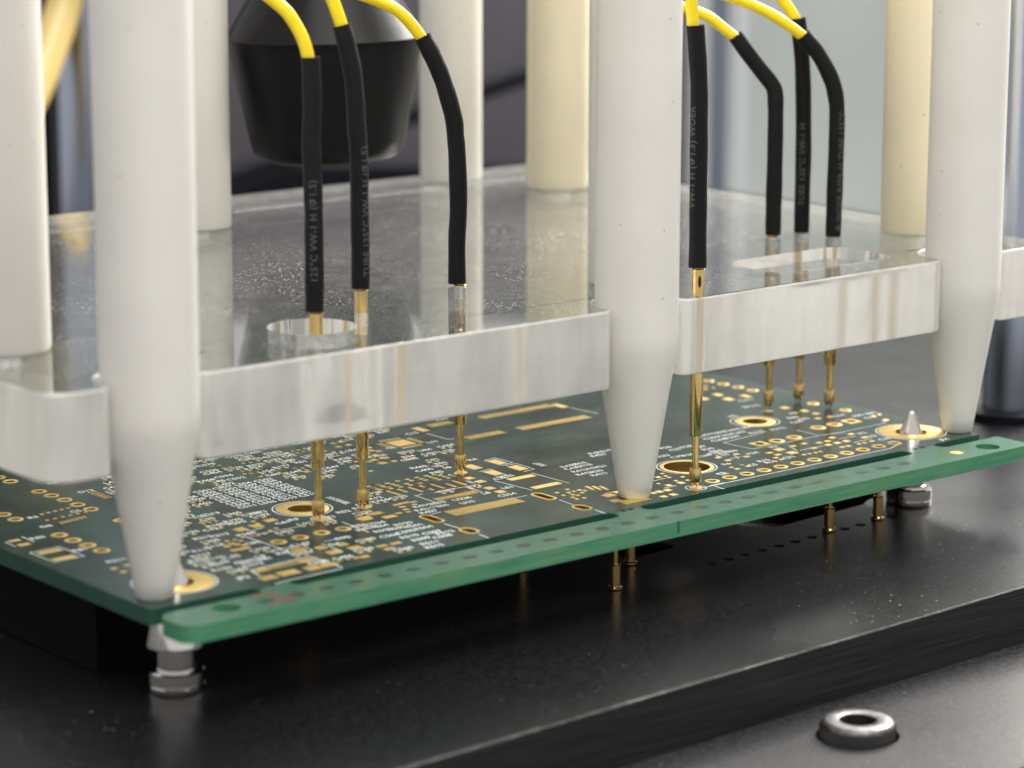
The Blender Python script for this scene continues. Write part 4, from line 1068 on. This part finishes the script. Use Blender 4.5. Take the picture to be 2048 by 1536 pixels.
for key, d in PROBES.items():
    b = PB[key]
    t = empty('test_probe', (b.x, b.y, 0.0), PLAB[key], 'test probe', 'spring test probes with yellow wires')
    L0 = (b.x, b.y, 0)
    zb = BARREL[key]
    sl = catmull(d['sleeve'], 6)
    ztop = sl[0].z + 0.5
    # receptacle barrel through the plate
    mb = MB()
    mb.lathe([(0.40, zb), (0.62, zb), (0.665, zb + .08), (0.665, zb + 6.2), (0.665, ztop - .7), (0.58, ztop - .6), (0.55, ztop)], 24)
    if key in 'CEFG':
        mb.lathe([(0.665, zb + 2.2), (0.74, zb + 2.25), (0.74, zb + 3.6), (0.665, zb + 3.7)], 24)
    rb = mb.build('receptacle', 'brass', L0, t)
    if key in 'D':
        mb = MB()
        fx, fy = -0.50, -0.866
        for k2 in range(6):
            zz0, zz1 = 21.3 + k2 * .2, 21.5 + k2 * .2
            w0_, w1_ = [0.17 * math.sin(math.pi * (q + .3) / 6.6) ** .5 for q in (k2, k2 + 1)]
            mb.add([(fx * .672 - fy * w * sg, fy * .672 + fx * w * sg, z) for z, w, sg in ((zz0, w0_, -1), (zz0, w0_, 1), (zz1, w1_, 1), (zz1, w1_, -1))], [(0, 1, 2, 3)])
        mb.build('crimp_window', 'hole_dark', (b.x, b.y, 0), rb)
    mb = MB()
    mb.lathe([(0.37, 2.0), (0.37, zb + 1.0)], 18)
    mb.build('plunger', 'brass', L0, t)
    mb = MB()
    mb.lathe([(0.30, .55), (0.615, .62), (0.635, .72), (0.635, 1.95), (0.60, 2.08), (0.36, 2.1)], 24)
    hd = mb.build('probe_head', 'brass', L0, t)
    mb = MB()
    for q in range(3):
        a = math.radians(q * 120 + 25)
        cx, cy = .30 * math.cos(a), .30 * math.sin(a)
        mb.lathe([(0, .04), (.30, .75)], 10, (cx, cy, 0))
    mb.build('crown_tip', 'brass_light', L0, hd)
    # sleeve
    mb = MB()
    rs = 0.925
    tube(mb, sl, rs, 24, 0, False, 0.034)
    nP = len(sl)
    fr = frames(sl)
    for idx, sgn in ((0, -1), (nP - 1, 1)):
        p, (tt, r, f) = sl[idx], fr[idx]
        vs = []
        for rad_, dz in ((rs, 0), (rs * .72, 0), (rs * .70, -sgn * .6)):
            for k2 in range(24):
                a = 2 * math.pi * k2 / 24
                vs.append(p + (r * math.cos(a) + f * math.sin(a)) * rad_ + tt * dz)
        mb.add(vs, [(k2, (k2 + 1) % 24, 24 + (k2 + 1) % 24, 24 + k2) for k2 in range(24)] + [(24 + k2, 24 + (k2 + 1) % 24, 48 + (k2 + 1) % 24, 48 + k2) for k2 in range(24)], 0, True)
    mb.v = [(Vector(q) - Vector(L0)) for q in mb.v]
    so = mb.build('heat_shrink_sleeve', 'sleeve', L0, t)
    s, st, an = SLEEVE_TXT[key]
    if s:
        mb = MB()
        wrap_text(mb, sl, rs * 1.02, s, st, an, 1.0)
        mb.v = [(Vector(q) - Vector(L0)) for q in mb.v]
        mb.build('sleeve_print', 'print', L0, so)
    mb = MB()
    w0 = [Vector(q) for q in d['wire']]
    w0 += [w0[-1] + (w0[-1] - w0[-2]).normalized() * 6 + Vector((0, 0, 3)), w0[-1] + (w0[-1] - w0[-2]).normalized() * 12 + Vector((0, 0, 26))]
    tube(mb, catmull(w0, 8), 0.63, 18, 0, True, 0.01)
    mb.v = [(Vector(q) - Vector(L0)) for q in mb.v]
    mb.build('wire', 'wire', L0, t)

# ------------------------------------------------------------------ guide pins
def guide_pin(x, y, label):
    z0 = base_z(x)
    t = empty('guide_pin', (x, y, z0), label, 'pin', 'steel guide pins under the board')
    mb = MB()
    mb.lathe([(2.55, 0), (2.6, .1), (2.6, .62), (2.52, .70), (2.52, .78), (2.6, .86), (2.6, 1.95), (2.45, 2.1), (1.95, 2.12)], 48)
    mb.build('collar', 'steel', (x, y, z0), t, 0.5)
    mb = MB()
    mb.lathe([(1.9, 2.1), (1.9, 2.35), (1.82, 2.4), (1.82, 4.3)], 48)
    mb.build('neck', 'steel', (x, y, z0), t, 0.5)
    mb = MB()
    zt = -1.64 - z0
    mb.lathe([(1.82, 4.28), (2.65, 4.3), (2.78, 4.42), (2.78, 4.62), (1.95, zt - .03), (1.9, zt)], 48)
    mb.build('shoulder', 'steel', (x, y, z0), t, 0.5)
    mb = MB()
    mb.lathe([(1.32, -1.7 - z0), (1.32, -.1 - z0), (1.26, .15 - z0), (.42, 2.2 - z0), (.26, 2.42 - z0), (.0, 2.46 - z0)], 40)
    mb.build('cone_tip', 'steel', (x, y, z0), t, 0.12)


guide_pin(6.5, 5.25, 'steel guide pin under the front left corner of the board')
guide_pin(105.1, 4.9, 'steel guide pin with its cone tip through the right gold ring')

# small spring pins rising from the base plate
LPL = ['gold spring pin below the board edge, nearest the middle', 'gold spring pin just behind the nearest middle one',
       'gold pin foot peeping out under the board, left of the others', 'gold spring pin left of the right guide pin, left one of two',
       'gold spring pin right beside the right guide pin']
for (x, y, z), lb in zip(LOWPROBES, LPL):
    z = base_z(x)
    t = empty('spring_pin', (x, y, z), lb, 'spring pin', 'gold spring pins on the base plate')
    mb = MB()
    mb.lathe([(0, 0.0), (.68, 0.01), (.76, .1), (.76, .28), (.68, .38), (.56, .4)], 24)
    mb.build('flange', 'brass_light', (x, y, z), t)
    mb = MB()
    mb.lathe([(.58, .38), (.58, 2.6), (.5, 2.68), (.3, 2.7)], 20)
    mb.build('barrel', 'brass', (x, y, z), t)
    mb = MB()
    mb.lathe([(.31, 2.65), (.31, -1.9 - z), (0, -1.62 - z)], 16)
    mb.build('plunger', 'brass', (x, y, z), t)

# ------------------------------------------------------------------ rubber foot
p0, p1, p2 = [Vector(q) for q in PLUG]
ax = Vector((-0.012, 0.02, 1)).normalized()
t = empty('rubber_foot', p0, 'large black rubber foot hanging above the acrylic plate', 'rubber foot')
mb = MB()
k = 345 / 5720.26
zr = (p1.z - p0.z)
mb.lathe([(0, -.35), (7.0, -.35), (8.2, -.05), (9.0, .75), (9.35, 2.0), (11.25, zr * .80), (11.7, zr - .25), (11.75, zr - .05)], 64, axis=ax)
mb.build('lower_cup', 'rubber', p0, t, 0.7)
mb = MB()
mb.lathe([(11.6, zr - .05), (12.0, zr - .02), (12.05, zr + .2), (11.8, zr + .55), (9.3, zr + 4.6), (7.0, zr + 8.0), (6.4, zr + 11), (6.2, zr + 40), (0, zr + 40)], 64, axis=ax)
mb.build('upper_cone', 'rubber', p0, t, 0.5)

# ------------------------------------------------------------------ background
def column(x, y, r, z0, h, label):
    t = empty('guide_column', (x, y, z0), label, 'column', 'steel guide columns')
    mb = MB()
    mb.lathe([(r, 0), (r, h), (0, h)], 48)
    mb.build('shaft', 'col_steel', (x, y, z0), t, 0.9)
    mb = MB()
    mb.lathe([(r + .05, 0), (r + 2.2, 0), (r + 2.2, 1.0), (r + .05, 1.2)], 48)
    mb.build('collar', 'bar_dark', (x, y, z0), t, 0.5)


column(146.5, 26.0, 3.35, base_z(146), 140, 'steel guide column at the right border behind the front right post')
column(BG['colL'][0], BG['colL'][1], 6.2, base_z(BG['colL'][0]), 190, 'blurred steel column at left between the cream and white posts')

t = empty('amber_tube', AMBER[-1], 'blurred amber plastic tube slanting behind the left posts', 'tube')
mb = MB()
tube(mb, catmull(AMBER, 6), 3.0, 24, 0, True)
mb.v = [Vector(q) - Vector(AMBER[-1]) for q in mb.v]
mb.build('hose', 'amber', AMBER[-1], t)


def slab_facing(name, c0, c1, z0, z1, thick, mk, label, cat):
    """upright panel between two ground points."""
    a, b2 = Vector((c0[0], c0[1], 0)), Vector((c1[0], c1[1], 0))
    d = (b2 - a).normalized()
    n = Vector((-d.y, d.x, 0)) * thick
    mb = MB()
    vs = []
    for z in (z0, z1):
        for q in (a, b2, b2 + n, a + n):
            vs.append((q.x - a.x, q.y - a.y, z - z0))
    mb.add(vs, [(0, 1, 5, 4), (1, 2, 6, 5), (2, 3, 7, 6), (3, 0, 4, 7), (4, 5, 6, 7), (3, 2, 1, 0)])
    return tag(mb.build(name, mk, (a.x, a.y, z0)), label, cat)


def cp(xpx, depth):
    """ground point under the image column, at a distance along the view axis"""
    q = Vector((-131.068, -210.099, 0)) + Vector((CAMF.x, CAMF.y, 0)) * depth + CAMR * ((xpx - 1024) / 5720.26 * depth)
    return (q.x, q.y)


slab_facing('back_panel', cp(-500, 700), cp(1372, 700), -40, 97, 8, 'panel_dark', 'dark mauve grey panel blurred behind the fixture', 'panel')
slab_facing('dark_cabinet', cp(-500, 520), cp(122, 520), -12, 110, 30, 'bar_dark', 'black blurred cabinet edge behind the left cream post', 'cabinet')
slab_facing('side_panel', cp(1372, 640), cp(2600, 600), -40, 150, 8, 'panel_light', 'pale grey panel blurred behind the right probes', 'panel')
slab_facing('low_ledge', cp(250, 670), cp(1180, 670), -40, -15.5, 6, 'bar_dark', 'dark low ledge blurred behind the plate, under the mauve panel', 'ledge')
slab_facing('pale_strip', cp(1462, 575), cp(1482, 575), -20, 90, 4, 'panel_strip', 'narrow whitish upright strip blurred behind the right sleeves', 'strip')
slab_facing('aluminium_profile', cp(1415, 560), cp(1445, 560), -12, 90, 6, 'panel_blue', 'narrow blue grey upright profile in front of the pale panel', 'profile')
t = empty('dark_bar', BG['bar0'], 'dark slanting bar blurred behind the rubber foot', 'bar')
mb = MB()
a, c = Vector(BG['bar0']), Vector(BG['bar1'])
tube(mb, [a - a, (c - a) * .5, c - a], 2.8, 12)
mb.build('rod', 'bar_dark', a, t)
for key, r, mk, lb, nm in (('btn', 1.9, 'button', 'small blurred green knob on the pale panel', 'green_knob'), ('btn2', 1.6, 'button_blue', 'small blurred blue knob under the green knob', 'blue_knob')):
    q = Vector(BG[key])
    mb = MB()
    mb.lathe([(r * .8, -3), (r, -2.5), (r, .5), (r * .7, 1.2), (0, 1.4)], 24, axis=-CAMF)
    tag(mb.build(nm, mk, q), lb, 'knob')
